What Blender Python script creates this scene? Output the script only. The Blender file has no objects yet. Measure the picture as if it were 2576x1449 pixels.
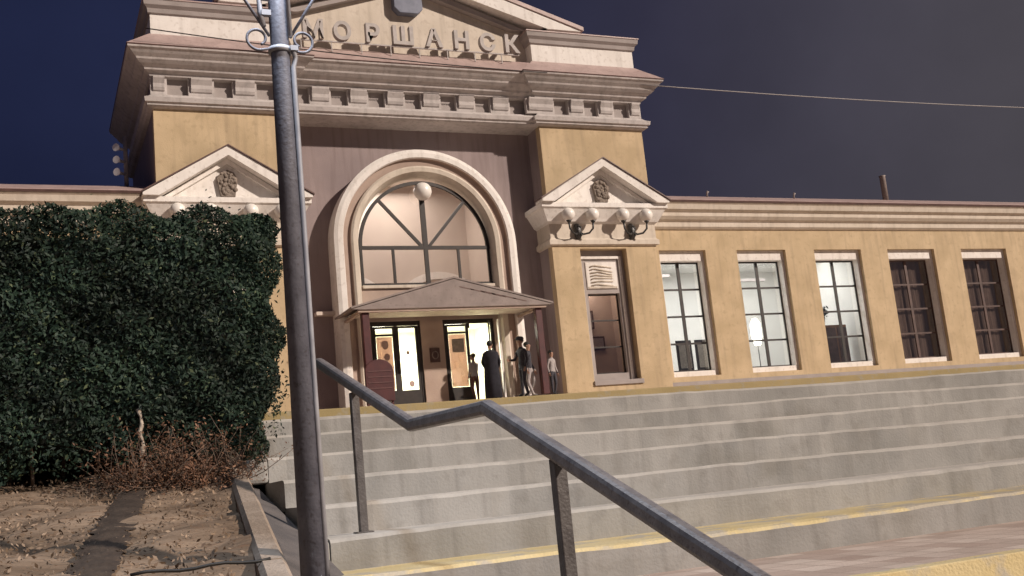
import bpy, bmesh, math, random
import numpy as np
from mathutils import Vector, Matrix
random.seed(7); rng = np.random.default_rng(7)
PI = math.pi
SC = bpy.context.scene
COL = SC.collection
EYE = 1.44                      # eye height over the lower ground; all z below are given relative to the eye

# ---------------------------------------------------------------- camera
yaw, pit, rol, fpx = 0.42416023, 0.1772689, -0.09969276, 2763.276
fwd = Vector((math.sin(yaw)*math.cos(pit), math.cos(yaw)*math.cos(pit), math.sin(pit)))
rt = Vector((math.cos(yaw), -math.sin(yaw), 0)); up = rt.cross(fwd)
r2 = rt*math.cos(rol)+up*math.sin(rol); u2 = -rt*math.sin(rol)+up*math.cos(rol)
cd = bpy.data.cameras.new('camera'); cam = bpy.data.objects.new('camera', cd); COL.objects.link(cam)
cd.sensor_width = 36; cd.lens = fpx/2576*36; cd.clip_start = .05; cd.clip_end = 2000
cam.matrix_world = Matrix(((r2.x, u2.x, -fwd.x, 0), (r2.y, u2.y, -fwd.y, 0), (r2.z, u2.z, -fwd.z, EYE), (0, 0, 0, 1)))
SC.camera = cam
# ---------------------------------------------------------------- world: night sky, navy to the left, town glow to the right
W = bpy.data.worlds.new('World'); SC.world = W; W.use_nodes = True
nt = W.node_tree; nt.nodes.clear()
wo = nt.nodes.new('ShaderNodeOutputWorld'); bg = nt.nodes.new('ShaderNodeBackground')
tc = nt.nodes.new('ShaderNodeTexCoord'); sx = nt.nodes.new('ShaderNodeSeparateXYZ')
cr = nt.nodes.new('ShaderNodeValToRGB')
nt.links.new(tc.outputs['Generated'], sx.inputs[0]); nt.links.new(sx.outputs['X'], cr.inputs[0])
e = cr.color_ramp.elements
e[0].position = .0; e[0].color = (.010, .013, .036, 1)
e[1].position = .85; e[1].color = (.064, .058, .063, 1)
x = e.new(.32); x.color = (.014, .017, .041, 1)
x = e.new(.50); x.color = (.026, .025, .045, 1)
ns = nt.nodes.new('ShaderNodeTexNoise'); ns.inputs['Scale'].default_value = 3.2; ns.inputs['Detail'].default_value = 6; nt.links.new(tc.outputs['Generated'], ns.inputs[0])
nm = nt.nodes.new('ShaderNodeMapRange'); nm.inputs[1].default_value = .3; nm.inputs[2].default_value = .7; nm.inputs[3].default_value = .72; nm.inputs[4].default_value = 1.22; nt.links.new(ns.outputs[0], nm.inputs[0])
vm = nt.nodes.new('ShaderNodeVectorMath'); vm.operation = 'SCALE'; nt.links.new(cr.outputs[0], vm.inputs[0]); nt.links.new(nm.outputs[0], vm.inputs[3]); nt.links.new(vm.outputs[0], bg.inputs[0]); bg.inputs[1].default_value = 1.0
nt.links.new(bg.outputs[0], wo.inputs[0])
# ---------------------------------------------------------------- key light: floodlight high on the right, in front of the station
sd = bpy.data.lights.new('floodlight', 'SUN'); sun = bpy.data.objects.new('floodlight', sd); COL.objects.link(sun)
sd.energy = 3.1; sd.angle = math.radians(1.6); sd.color = (1.0, .85, .73)
L = Vector((.90, -1.0, .74)); sun.rotation_euler = L.to_track_quat('Z', 'Y').to_euler(); sun.location = (20, -10, 20)
SC.view_settings.view_transform = 'Standard'; SC.view_settings.look = 'None'; SC.view_settings.gamma = 1
SC.view_settings.exposure = .42
SC.cycles.max_bounces = 6; SC.cycles.use_denoising = True

# ================================================================ helpers
def tag(o, label=None, cat=None, group=None, kind=None):
    if label: o['label'] = label
    if cat: o['category'] = cat
    if group: o['group'] = group
    if kind: o['kind'] = kind
    return o
def empty(name, loc=(0, 0, 0), rz=0, parent=None):
    o = bpy.data.objects.new(name, None); COL.objects.link(o); o.location = loc; o.rotation_euler[2] = rz
    if parent: o.parent = parent
    return o
class MB:
    def __init__(s): s.v = []; s.f = []; s.m = []; s.sm = []
    def add(s, vs, fs, mi=0, smooth=False):
        b = len(s.v); s.v += [tuple(p) for p in vs]
        for f in fs: s.f.append([b+i for i in f]); s.m.append(mi); s.sm.append(smooth)
        return s
    def box(s, x0, x1, y0, y1, z0, z1, mi=0):
        vs = [(x, y, z) for z in (z0, z1) for y in (y0, y1) for x in (x0, x1)]
        return s.add(vs, [(0, 2, 3, 1), (4, 5, 7, 6), (0, 1, 5, 4), (2, 6, 7, 3), (0, 4, 6, 2), (1, 3, 7, 5)], mi)
    def bar(s, a, b, w, h, mi=0, upv=(0, 0, 1)):
        a = Vector(a); b = Vector(b); d = (b-a).normalized(); upv = Vector(upv)
        sd_ = d.cross(upv); 
        if sd_.length < 1e-4: sd_ = d.cross(Vector((0, 1, 0)))
        sd_.normalize(); u = sd_.cross(d)
        vs = [p+sd_*(i*w/2)+u*(j*h/2) for p in (a, b) for i, j in ((-1, -1), (1, -1), (1, 1), (-1, 1))]
        return s.add(vs, [(0, 1, 2, 3), (7, 6, 5, 4), (0, 4, 5, 1), (1, 5, 6, 2), (2, 6, 7, 3), (3, 7, 4, 0)], mi)
    def tube(s, pts, rad, n=10, mi=0, cap=True):
        pts = [Vector(p) for p in pts]
        if not isinstance(rad, (list, tuple)): rad = [rad]*len(pts)
        b = len(s.v); prev = None
        for i, p in enumerate(pts):
            d = (pts[min(i+1, len(pts)-1)]-pts[max(i-1, 0)]).normalized()
            if prev is None: u = d.orthogonal().normalized()
            else:
                u = prev-d*prev.dot(d)
                u = u.normalized() if u.length > 1e-6 else d.orthogonal().normalized()
            prev = u; w = d.cross(u)
            for k in range(n):
                a = 2*PI*k/n; s.v.append(tuple(p+(u*math.cos(a)+w*math.sin(a))*rad[i]))
        for i in range(len(pts)-1):
            for k in range(n):
                s.f.append([b+i*n+k, b+i*n+(k+1) % n, b+(i+1)*n+(k+1) % n, b+(i+1)*n+k]); s.m.append(mi); s.sm.append(True)
        if cap:
            s.f.append([b+k for k in range(n)][::-1]); s.m.append(mi); s.sm.append(False)
            s.f.append([b+(len(pts)-1)*n+k for k in range(n)]); s.m.append(mi); s.sm.append(False)
        return s
    def ball(s, c, r, nu=20, nv=12, mi=0, sc=(1, 1, 1)):
        c = Vector(c); b = len(s.v)
        for j in range(nv+1):
            t = PI*j/nv
            for i in range(nu):
                a = 2*PI*i/nu
                s.v.append((c.x+r*sc[0]*math.sin(t)*math.cos(a), c.y+r*sc[1]*math.sin(t)*math.sin(a), c.z+r*sc[2]*math.cos(t)))
        for j in range(nv):
            for i in range(nu):
                s.f.append([b+j*nu+i, b+(j+1)*nu+i, b+(j+1)*nu+(i+1) % nu, b+j*nu+(i+1) % nu]); s.m.append(mi); s.sm.append(True)
        return s
    def prism(s, poly, y0, y1, mi=0):
        """poly: list of (x,z), extruded from y0 to y1"""
        n = len(poly)
        vs = [(x, y0, z) for x, z in poly]+[(x, y1, z) for x, z in poly]
        fs = [tuple(range(n)), tuple(range(2*n-1, n-1, -1))]+[(i, n+i, n+(i+1) % n, (i+1) % n) for i in range(n)]
        return s.add(vs, fs, mi)
    def prismx(s, poly, x0, x1, mi=0):
        n = len(poly)
        vs = [(x0, y, z) for y, z in poly]+[(x1, y, z) for y, z in poly]
        fs = [tuple(range(n)), tuple(range(2*n-1, n-1, -1))]+[(i, n+i, n+(i+1) % n, (i+1) % n) for i in range(n)]
        return s.add(vs, fs, mi)
    def sweep(s, path, prof, mis=None, cap=True):
        """plan path [(x,y)], profile [(out,z)] swept with mitred corners; outward = right of the path"""
        n = len(path); P = [Vector((a, b)) for a, b in path]; b = len(s.v); m = len(prof)
        nr = []
        for i in range(n-1):
            d = (P[i+1]-P[i]).normalized(); nr.append(Vector((d.y, -d.x)))
        for i in range(n):
            if i == 0: o = nr[0]
            elif i == n-1: o = nr[-1]
            else:
                o = nr[i-1]+nr[i]; o = o/(o.dot(nr[i]))
            for q, z in prof: s.v.append((P[i].x+o.x*q, P[i].y+o.y*q, z))
        for i in range(n-1):
            for k in range(m):
                k2 = (k+1) % m
                s.f.append([b+i*m+k, b+(i+1)*m+k, b+(i+1)*m+k2, b+i*m+k2]); s.m.append(mis[k] if mis else 0); s.sm.append(False)
        if cap:
            s.f.append([b+k for k in range(m)][::-1]); s.m.append(0); s.sm.append(False)
            s.f.append([b+(n-1)*m+k for k in range(m)]); s.m.append(0); s.sm.append(False)
        return s
    def wall(s, x0, x1, z0, z1, y0, y1, holes=(), mi=0, hm=None):
        """front sheet at y0 with real openings whose reveals run to y1, plus the outer sides and a back"""
        xs = sorted({x0, x1, *[h[0] for h in holes], *[h[1] for h in holes]})
        zs = sorted({z0, z1, *[h[2] for h in holes], *[h[3] for h in holes]})
        for i in range(len(xs)-1):
            for j in range(len(zs)-1):
                cx = (xs[i]+xs[i+1])/2; cz = (zs[j]+zs[j+1])/2
                if any(h[0] < cx < h[1] and h[2] < cz < h[3] for h in holes): continue
                for y in (y0, y1):
                    s.add([(xs[i], y, zs[j]), (xs[i+1], y, zs[j]), (xs[i+1], y, zs[j+1]), (xs[i], y, zs[j+1])], [(0, 1, 2, 3)], mi)
        for (a, b, c, d) in [(x0, x1, z0, z1)]+[h[:4] for h in holes]:
            k = mi if hm is None else hm
            s.add([(a, y0, c), (a, y1, c), (a, y1, d), (a, y0, d)], [(0, 1, 2, 3)], k)
            s.add([(b, y0, c), (b, y1, c), (b, y1, d), (b, y0, d)], [(0, 1, 2, 3)], k)
            s.add([(a, y0, c), (b, y0, c), (b, y1, c), (a, y1, c)], [(0, 1, 2, 3)], k)
            s.add([(a, y0, d), (b, y0, d), (b, y1, d), (a, y1, d)], [(0, 1, 2, 3)], k)
        return s
    def build(s, name, mats, parent=None, off=(0, 0, 0), bevel=0):
        me = bpy.data.meshes.new(name)
        vs = [(p[0]-off[0], p[1]-off[1], p[2]-off[2]) for p in s.v]
        me.from_pydata(vs, [], s.f)
        if not isinstance(mats, (list, tuple)): mats = [mats]
        for m in mats: me.materials.append(m)
        me.polygons.foreach_set('material_index', s.m); me.polygons.foreach_set('use_smooth', s.sm)
        bm = bmesh.new(); bm.from_mesh(me)
        bmesh.ops.remove_doubles(bm, verts=bm.verts, dist=1e-5) if len(bm.verts) < 60000 else None
        bmesh.ops.recalc_face_normals(bm, faces=bm.faces)
        bm.to_mesh(me); bm.free()
        o = bpy.data.objects.new(name, me); COL.objects.link(o)
        if parent: o.parent = parent
        else: o.location = off
        if bevel:
            md = o.modifiers.new('bevel', 'BEVEL'); md.width = bevel; md.segments = 2; md.limit_method = 'ANGLE'
        return o

# ---------------------------------------------------------------- materials
def mat(name, col, rough=.8, col2=None, scale=3, bump=0, bscale=40, metal=0, spots=None, sstr=.5, emit=None, estr=0, detail=6, spec=.5, lo=.35, hi=.65, stretch=(1, 1, 1)):
    m = bpy.data.materials.new(name); m.use_nodes = True; t = m.node_tree; N = t.nodes; K = t.links
    b = N['Principled BSDF']; b.inputs['Roughness'].default_value = rough; b.inputs['Metallic'].default_value = metal
    b.inputs['Specular IOR Level'].default_value = spec
    b.inputs['Base Color'].default_value = (*col, 1)
    geo = N.new('ShaderNodeNewGeometry'); mp = N.new('ShaderNodeMapping'); mp.inputs['Scale'].default_value = stretch
    K.new(geo.outputs['Position'], mp.inputs[0])
    cur = None
    if col2:
        n = N.new('ShaderNodeTexNoise'); n.inputs['Scale'].default_value = scale; n.inputs['Detail'].default_value = detail
        K.new(mp.outputs[0], n.inputs[0])
        r = N.new('ShaderNodeValToRGB'); r.color_ramp.elements[0].color = (*col, 1); r.color_ramp.elements[1].color = (*col2, 1)
        r.color_ramp.elements[0].position = lo; r.color_ramp.elements[1].position = hi
        K.new(n.outputs[0], r.inputs[0]); cur = r.outputs[0]
    if spots:
        n = N.new('ShaderNodeTexNoise'); n.inputs['Scale'].default_value = scale*5; n.inputs['Detail'].default_value = 8
        K.new(mp.outputs[0], n.inputs[0])
        r = N.new('ShaderNodeMapRange'); r.inputs[1].default_value = .56; r.inputs[2].default_value = .68; r.inputs[4].default_value = sstr
        K.new(n.outputs[0], r.inputs[0])
        mx = N.new('ShaderNodeMixRGB'); mx.inputs[2].default_value = (*spots, 1)
        K.new(r.outputs[0], mx.inputs[0])
        if cur: K.new(cur, mx.inputs[1])
        else: mx.inputs[1].default_value = (*col, 1)
        cur = mx.outputs[0]
    if cur: K.new(cur, b.inputs['Base Color'])
    if bump:
        n = N.new('ShaderNodeTexNoise'); n.inputs['Scale'].default_value = bscale; n.inputs['Detail'].default_value = 8
        K.new(mp.outputs[0], n.inputs[0])
        bp = N.new('ShaderNodeBump'); bp.inputs['Strength'].default_value = bump; bp.inputs['Distance'].default_value = .02
        K.new(n.outputs[0], bp.inputs['Height']); K.new(bp.outputs[0], b.inputs['Normal'])
    if emit:
        b.inputs['Emission Color'].default_value = (*emit, 1); b.inputs['Emission Strength'].default_value = estr
    return m
M = {}
M['yellow'] = mat('yellow_plaster', (.50, .385, .235), .85, (.61, .475, .30), 1.3, .3, 30, spots=(.42, .32, .195), sstr=.5)
M['pink'] = mat('pink_plaster', (.265, .215, .215), .85, (.32, .26, .255), .8, .25, 30)
M['white'] = mat('white_plaster', (.78, .745, .70), .8, (.87, .84, .80), 1.6, .2, 30, spots=(.50, .45, .40), sstr=.4)
M['cream'] = mat('cream_plaster', (.60, .53, .44), .8, (.68, .61, .52), 1.4, .2, 30, spots=(.48, .41, .33), sstr=.4)
M['ent'] = mat('entablature_plaster', (.47, .435, .42), .85, (.57, .53, .51), 1.4, .2, 30, spots=(.33, .30, .28), sstr=.5)
M['greyw'] = mat('grey_plaster', (.33, .295, .28), .85, (.40, .36, .345), 2, .25, 30)
M['tan'] = mat('entrance_plaster', (.38, .29, .24), .85, (.46, .36, .30), 1.5, .2, 30)
M['tin'] = mat('roof_tin', (.40, .30, .28), .5, (.50, .38, .355), 2.5, .1, 10, spots=(.2, .12, .1), sstr=.4)
M['ctin'] = mat('canopy_tin', (.22, .18, .165), .6, (.29, .24, .22), 2.5, .1, 10, spots=(.14, .10, .09), sstr=.4)
M['tindark'] = mat('dark_tin', (.09, .05, .045), .5, (.14, .08, .07), 4)
M['frame'] = mat('dark_frame', (.014, .010, .009), .5, (.026, .018, .015), 6)
M['frameb'] = mat('brown_frame', (.06, .032, .027), .5, (.10, .055, .045), 6)
M['iron'] = mat('wrought_iron', (.05, .05, .05), .45, (.10, .10, .10), 12, metal=.6)
M['globe'] = mat('opal_globe', (.90, .87, .82), .3, (.84, .81, .76), 4)
M['red'] = mat('dark_red_paint', (.050, .006, .008), .5, (.075, .012, .013), 5, .1, 20)
M['redstripe'] = mat('faded_red_stripe', (.12, .045, .045), .55, (.08, .03, .03), 9)
M['rail'] = mat('rail_paint', (.13, .12, .122), .45, (.20, .185, .185), 14, .15, 90, spots=(.05, .04, .04), sstr=.6)
M['railpost'] = mat('post_paint', (.055, .047, .045), .5, (.10, .09, .085), 12, .2, 80)
M['pole'] = mat('pole_paint', (.085, .085, .105), .6, (.125, .125, .15), 9, .15, 60, spots=(.04, .03, .03), sstr=.5)
M['conduit'] = mat('pale_conduit', (.24, .24, .26), .5, (.32, .32, .34), 10)
M['lampw'] = mat('lamp_glass', (.9, .9, .9), .3, emit=(.75, .85, 1.0), estr=6)
M['kerb'] = mat('kerb_concrete', (.27, .215, .165), .9, (.36, .29, .23), 6, .4, 60, spots=(.20, .15, .11), sstr=.6)
M['channel'] = mat('channel_asphalt', (.10, .092, .092), .9, (.15, .135, .13), 5, .5, 90)
M['asphalt'] = mat('asphalt', (.05, .048, .047), .9, (.07, .066, .064), 4, .5, 90)
M['inwall'] = mat('inner_wall', (.74, .73, .70), .8, (.66, .655, .63), .8)
M['inwarm'] = mat('hall_wall', (.60, .52, .46), .8, (.66, .58, .51), .7)
M['bright'] = mat('vestibule_wall', (.86, .86, .74), .8, (.80, .79, .66), .9)
M['wood'] = mat('brown_wood', (.16, .075, .04), .45, (.23, .115, .06), 5, .1, 30, stretch=(1, 1, .2))
M['ceil'] = mat('ceiling_light', (.9, .9, .9), .5, emit=(1, .97, .88), estr=7)
M['curtain'] = mat('dim_curtain', (.26, .24, .235), .9, (.38, .35, .34), 5, stretch=(4, 4, .3))
def back_lit(name, c):
    m = bpy.data.materials.new(name); m.use_nodes = True; t = m.node_tree; N = t.nodes; K = t.links; b = N['Principled BSDF']; b.inputs['Base Color'].default_value = (*c, 1)
    tl = N.new('ShaderNodeBsdfTranslucent'); tl.inputs[0].default_value = (*c, 1); mx = N.new('ShaderNodeMixShader'); mx.inputs[0].default_value = .5
    K.new(b.outputs[0], mx.inputs[1]); K.new(tl.outputs[0], mx.inputs[2]); K.new(mx.outputs[0], N['Material Output'].inputs[0]); return m
M['poster'] = back_lit('door_poster', (.62, .48, .40))
M['paper'] = mat('pinkish_paper', (.70, .58, .50), .7, (.62, .50, .42), 3)
M['relief'] = mat('carved_relief', (.17, .14, .115), .9, (.30, .25, .21), 14, .8, 25)
M['blue'] = mat('slate_blue_enamel', (.12, .14, .20), .5, (.17, .19, .26), 5)
M['bark'] = mat('bark', (.10, .07, .05), .9, (.17, .12, .09), 14, .6, 40)
M['pale'] = mat('pale_bark', (.45, .38, .30), .9, (.25, .19, .14), 30, .6, 40)
M['hose'] = mat('black_rubber', (.012, .011, .010), .6)

def step_mat(name, y_tread=None, paint=None):
    """weathered concrete steps: faint block joints, dark run marks, optional worn yellow paint"""
    m = mat(name, (.255, .25, .235), .9, (.345, .335, .315), 1.6, .22, 55, spots=(.18, .168, .15), sstr=.30)
    t = m.node_tree; N = t.nodes; K = t.links; b = N['Principled BSDF']
    src = b.inputs['Base Color'].links[0].from_socket
    geo = N.new('ShaderNodeNewGeometry'); sp = N.new('ShaderNodeSeparateXYZ'); K.new(geo.outputs['Position'], sp.inputs[0])
    # stone joints: voronoi along x and step index
    cb = N.new('ShaderNodeCombineXYZ'); mu = N.new('ShaderNodeMath'); mu.operation = 'MULTIPLY'; mu.inputs[1].default_value = 2.1
    K.new(sp.outputs['X'], mu.inputs[0]); K.new(mu.outputs[0], cb.inputs[0])
    fl = N.new('ShaderNodeMath'); fl.operation = 'DIVIDE'; fl.inputs[1].default_value = .18
    ad = N.new('ShaderNodeMath'); ad.operation = 'ADD'; ad.inputs[1].default_value = .54-EYE+5*.0-.001
    K.new(sp.outputs['Z'], ad.inputs[0]); K.new(ad.outputs[0], fl.inputs[0])
    f2 = N.new('ShaderNodeMath'); f2.operation = 'CEIL'; K.new(fl.outputs[0], f2.inputs[0])
    m3 = N.new('ShaderNodeMath'); m3.operation = 'MULTIPLY'; m3.inputs[1].default_value = 7.3; K.new(f2.outputs[0], m3.inputs[0])
    K.new(m3.outputs[0], cb.inputs[1])
    v = N.new('ShaderNodeTexVoronoi'); v.voronoi_dimensions = '2D'; v.feature = 'DISTANCE_TO_EDGE'; v.inputs['Scale'].default_value = 1; v.inputs['Randomness'].default_value = .55
    K.new(cb.outputs[0], v.inputs['Vector'])
    mr = N.new('ShaderNodeMapRange'); mr.inputs[1].default_value = .012; mr.inputs[2].default_value = .05; mr.inputs[3].default_value = .22; mr.inputs[4].default_value = 0
    K.new(v.outputs['Distance'], mr.inputs[0])
    fx = N.new('ShaderNodeMapRange'); fx.inputs[1].default_value = 2.5; fx.inputs[2].default_value = 7; fx.inputs[3].default_value = 1; fx.inputs[4].default_value = .22; K.new(sp.outputs['X'], fx.inputs[0])
    fm = N.new('ShaderNodeMath'); fm.operation = 'MULTIPLY'; K.new(mr.outputs[0], fm.inputs[0]); K.new(fx.outputs[0], fm.inputs[1])
    mx = N.new('ShaderNodeMixRGB'); mx.inputs[2].default_value = (.11, .10, .09, 1); K.new(fm.outputs[0], mx.inputs[0]); K.new(src, mx.inputs[1])
    # wide dark damp marks
    mp = N.new('ShaderNodeMapping'); mp.inputs['Scale'].default_value = (1.0, .6, 2.2); K.new(geo.outputs['Position'], mp.inputs[0])
    n = N.new('ShaderNodeTexNoise'); n.inputs['Scale'].default_value = 1.3; n.inputs['Detail'].default_value = 5; K.new(mp.outputs[0], n.inputs[0])
    r = N.new('ShaderNodeMapRange'); r.inputs[1].default_value = .54; r.inputs[2].default_value = .72; r.inputs[4].default_value = .40; K.new(n.outputs[0], r.inputs[0])
    m2 = N.new('ShaderNodeMixRGB'); m2.inputs[2].default_value = (.17, .155, .125, 1); K.new(r.outputs[0], m2.inputs[0]); K.new(mx.outputs[0], m2.inputs[1])
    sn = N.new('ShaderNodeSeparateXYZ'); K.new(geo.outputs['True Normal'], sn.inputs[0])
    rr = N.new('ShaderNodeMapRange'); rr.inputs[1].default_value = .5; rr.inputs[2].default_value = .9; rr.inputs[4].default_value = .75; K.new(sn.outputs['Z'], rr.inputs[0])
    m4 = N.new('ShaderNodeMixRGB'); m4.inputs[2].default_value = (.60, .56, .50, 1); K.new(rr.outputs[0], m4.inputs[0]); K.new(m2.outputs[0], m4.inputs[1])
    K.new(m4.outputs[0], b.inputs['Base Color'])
    return m
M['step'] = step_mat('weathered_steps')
def paint_mat():
    m = mat('worn_yellow_paint', (.58, .46, .23), .8, (.64, .53, .30), 3, .4, 60)
    t = m.node_tree; N = t.nodes; K = t.links; b = N['Principled BSDF']; src = b.inputs['Base Color'].links[0].from_socket
    geo = N.new('ShaderNodeNewGeometry'); n = N.new('ShaderNodeTexNoise'); n.inputs['Scale'].default_value = 5; n.inputs['Detail'].default_value = 9
    K.new(geo.outputs['Position'], n.inputs[0])
    sp = N.new('ShaderNodeSeparateXYZ'); K.new(geo.outputs['Position'], sp.inputs[0])
    wx = N.new('ShaderNodeMapRange'); wx.inputs[1].default_value = 2; wx.inputs[2].default_value = 9; wx.inputs[3].default_value = .0; wx.inputs[4].default_value = .13
    K.new(sp.outputs['X'], wx.inputs[0])
    ad = N.new('ShaderNodeMath'); K.new(n.outputs[0], ad.inputs[0]); K.new(wx.outputs[0], ad.inputs[1])
    r = N.new('ShaderNodeMapRange'); r.inputs[1].default_value = .54; r.inputs[2].default_value = .62; r.inputs[4].default_value = .85; K.new(ad.outputs[0], r.inputs[0])
    mx = N.new('ShaderNodeMixRGB'); mx.inputs[2].default_value = (.44, .40, .33, 1); K.new(r.outputs[0], mx.inputs[0]); K.new(src, mx.inputs[1]); K.new(mx.outputs[0], b.inputs['Base Color'])
    return m
M['ypaint'] = paint_mat()
M['mustard'] = mat('dull_mustard_paint', (.29, .225, .10), .8, (.35, .27, .13), 2.5, .2, 50, spots=(.30, .27, .21), sstr=.6)
def paving_mat():
    m = mat('small_pavers', (.54, .45, .38), .85, (.64, .53, .45), 2.5, .2, 60)
    t = m.node_tree; N = t.nodes; K = t.links; b = N['Principled BSDF']; src = b.inputs['Base Color'].links[0].from_socket
    geo = N.new('ShaderNodeNewGeometry'); mp = N.new('ShaderNodeMapping'); mp.inputs['Rotation'].default_value = (0, 0, 0); K.new(geo.outputs['Position'], mp.inputs[0])
    br = N.new('ShaderNodeTexBrick'); br.inputs['Scale'].default_value = 1; br.inputs['Brick Width'].default_value = .2; br.inputs['Row Height'].default_value = .2; br.offset = 0
    br.inputs['Mortar Size'].default_value = .008; br.inputs['Mortar Smooth'].default_value = .4
    br.inputs['Color1'].default_value = (1, 1, 1, 1); br.inputs['Color2'].default_value = (.66, .60, .58, 1); br.inputs['Mortar'].default_value = (.60, .56, .54, 1)
    K.new(mp.outputs[0], br.inputs[0])
    mx = N.new('ShaderNodeMixRGB'); mx.blend_type = 'MULTIPLY'; mx.inputs[0].default_value = 1; K.new(src, mx.inputs[1]); K.new(br.outputs['Color'], mx.inputs[2]); K.new(mx.outputs[0], b.inputs['Base Color'])
    return m
M['pavers'] = paving_mat()
def streaks(m, dark, amt=.45):
    # rain streaks and grime: a vertically stretched noise, mixed over the plaster colour
    t = m.node_tree; N = t.nodes; K = t.links; b = N['Principled BSDF']; src = b.inputs['Base Color'].links[0].from_socket
    geo = N.new('ShaderNodeNewGeometry'); mp = N.new('ShaderNodeMapping'); mp.inputs['Scale'].default_value = (5, 5, .45); K.new(geo.outputs['Position'], mp.inputs[0])
    n = N.new('ShaderNodeTexNoise'); n.inputs['Scale'].default_value = 1.1; n.inputs['Detail'].default_value = 7; K.new(mp.outputs[0], n.inputs[0])
    r = N.new('ShaderNodeMapRange'); r.inputs[1].default_value = .50; r.inputs[2].default_value = .72; r.inputs[4].default_value = amt; K.new(n.outputs[0], r.inputs[0])
    mx = N.new('ShaderNodeMixRGB'); mx.inputs[2].default_value = (*dark, 1); K.new(r.outputs[0], mx.inputs[0]); K.new(src, mx.inputs[1]); K.new(mx.outputs[0], b.inputs['Base Color'])
streaks(M['yellow'], (.34, .26, .17)); streaks(M['pink'], (.19, .145, .14), .5); streaks(M['ent'], (.27, .25, .24), .5); streaks(M['white'], (.48, .44, .40), .35); streaks(M['cream'], (.38, .33, .27), .4); streaks(M['step'], (.15, .14, .12), .3)
def glass_mat(name, tint=(1, 1, 1), refl=.12):
    m = bpy.data.materials.new(name); m.use_nodes = True; t = m.node_tree; N = t.nodes; K = t.links; N.clear()
    o = N.new('ShaderNodeOutputMaterial'); tr = N.new('ShaderNodeBsdfTransparent'); tr.inputs[0].default_value = (*tint, 1)
    gl = N.new('ShaderNodeBsdfGlossy'); gl.inputs['Roughness'].default_value = .03
    mx = N.new('ShaderNodeMixShader'); mx.inputs[0].default_value = refl
    K.new(tr.outputs[0], mx.inputs[1]); K.new(gl.outputs[0], mx.inputs[2]); K.new(mx.outputs[0], o.inputs[0]); return m
M['glass'] = glass_mat('window_glass')
M['glassd'] = glass_mat('dusty_glass', (.8, .75, .72), .16)
def leaf_mat(name, a, b_, lit_sprig=None):
    m = bpy.data.materials.new(name); m.use_nodes = True; t = m.node_tree; N = t.nodes; K = t.links; b = N['Principled BSDF']
    b.inputs['Roughness'].default_value = .62; b.inputs['Specular IOR Level'].default_value = .25
    oi = N.new('ShaderNodeNewGeometry'); r = N.new('ShaderNodeValToRGB')
    r.color_ramp.elements[0].color = (*a, 1); r.color_ramp.elements[1].color = (*b_, 1)
    if lit_sprig: q = r.color_ramp.elements.new(.93); q.color = (*b_, 1); r.color_ramp.elements[-1].color = (*lit_sprig, 1)  # third colour on a few leaves stands in for sprigs catching light
    K.new(oi.outputs['Random Per Island'], r.inputs[0])
    n = N.new('ShaderNodeTexNoise'); n.inputs['Scale'].default_value = 2.3; n.inputs['Detail'].default_value = 4; K.new(oi.outputs['Position'], n.inputs[0])
    q = N.new('ShaderNodeMapRange'); q.inputs[1].default_value = .35; q.inputs[2].default_value = .68; q.inputs[3].default_value = .6; q.inputs[4].default_value = 1.9; K.new(n.outputs[0], q.inputs[0])
    vm_ = N.new('ShaderNodeVectorMath'); vm_.operation = 'SCALE'; K.new(r.outputs[0], vm_.inputs[0]); K.new(q.outputs[0], vm_.inputs[3]); K.new(vm_.outputs[0], b.inputs['Base Color'])
    return m
M['leaf'] = leaf_mat('hedge_leaves', (.009, .019, .014), (.020, .036, .021), (.075, .09, .045))
M['shadecore'] = mat('hedge_inner_shade', (.006, .009, .006), 1)  # near black, the shade inside the hedge as a colour
M['dryleaf'] = leaf_mat('dry_leaves', (.09, .045, .028), (.20, .11, .065))
M['litter'] = leaf_mat('leaf_litter', (.09, .06, .04), (.22, .16, .11))
M['soil'] = mat('dry_soil', (.13, .088, .056), .95, (.27, .195, .135), 3.2, .9, 16, spots=(.16, .09, .05), sstr=.6, stretch=(.55, 1.6, 1))
M['shadesoil'] = mat('soil_shadow', (.035, .023, .016), .95, (.06, .042, .03), 9, .9, 20)  # dark tone of the cast shadow painted on the bed

# ================================================================ ground and stairs (z relative to the eye)
G0 = -1.44; ZL = -.54; ZP = .82; YB = 9.5          # lower ground, landing, terrace edge
h, d, D0 = .18, .607, 5.34
def sheet(name, quads, m, kind='structure'):
    b = MB()
    for q in quads: b.add(q, [tuple(range(len(q)))])
    return tag(b.build(name, m), kind=kind)
ZB = 2.45
sheet('ground', [[(-400, -400, G0-.02), (400, -400, G0-.02), (400, 30, G0-.02), (-400, 30, G0-.02)],
                 [(-400, 29.5, ZB-.05), (400, 29.5, ZB-.05), (400, 600, ZB-.05), (-400, 600, ZB-.05)]], M['asphalt'])
sheet('forecourt', [[(-14, -14, G0), (46, -14, G0), (46, 1.0, G0), (-14, 1.0, G0)]], M['pavers'])
# sloping terrace up to the station
mb = MB(); yt = 29.55
mb.add([(1.45, YB+.02, ZP), (46, YB+.02, ZP), (46, yt, ZB), (1.45, yt, ZB)], [(0, 1, 2, 3)])
mb.add([(-14, 10.6, .80), (1.45, 10.6, .80), (1.45, yt, ZB), (-14, yt, ZB)], [(0, 1, 2, 3)])
mb.add([(-14, yt, ZB), (46, yt, ZB), (46, 31, ZB), (-14, 31, ZB)], [(0, 1, 2, 3)])
tag(mb.build('terrace', M['pavers']), kind='structure')

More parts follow.
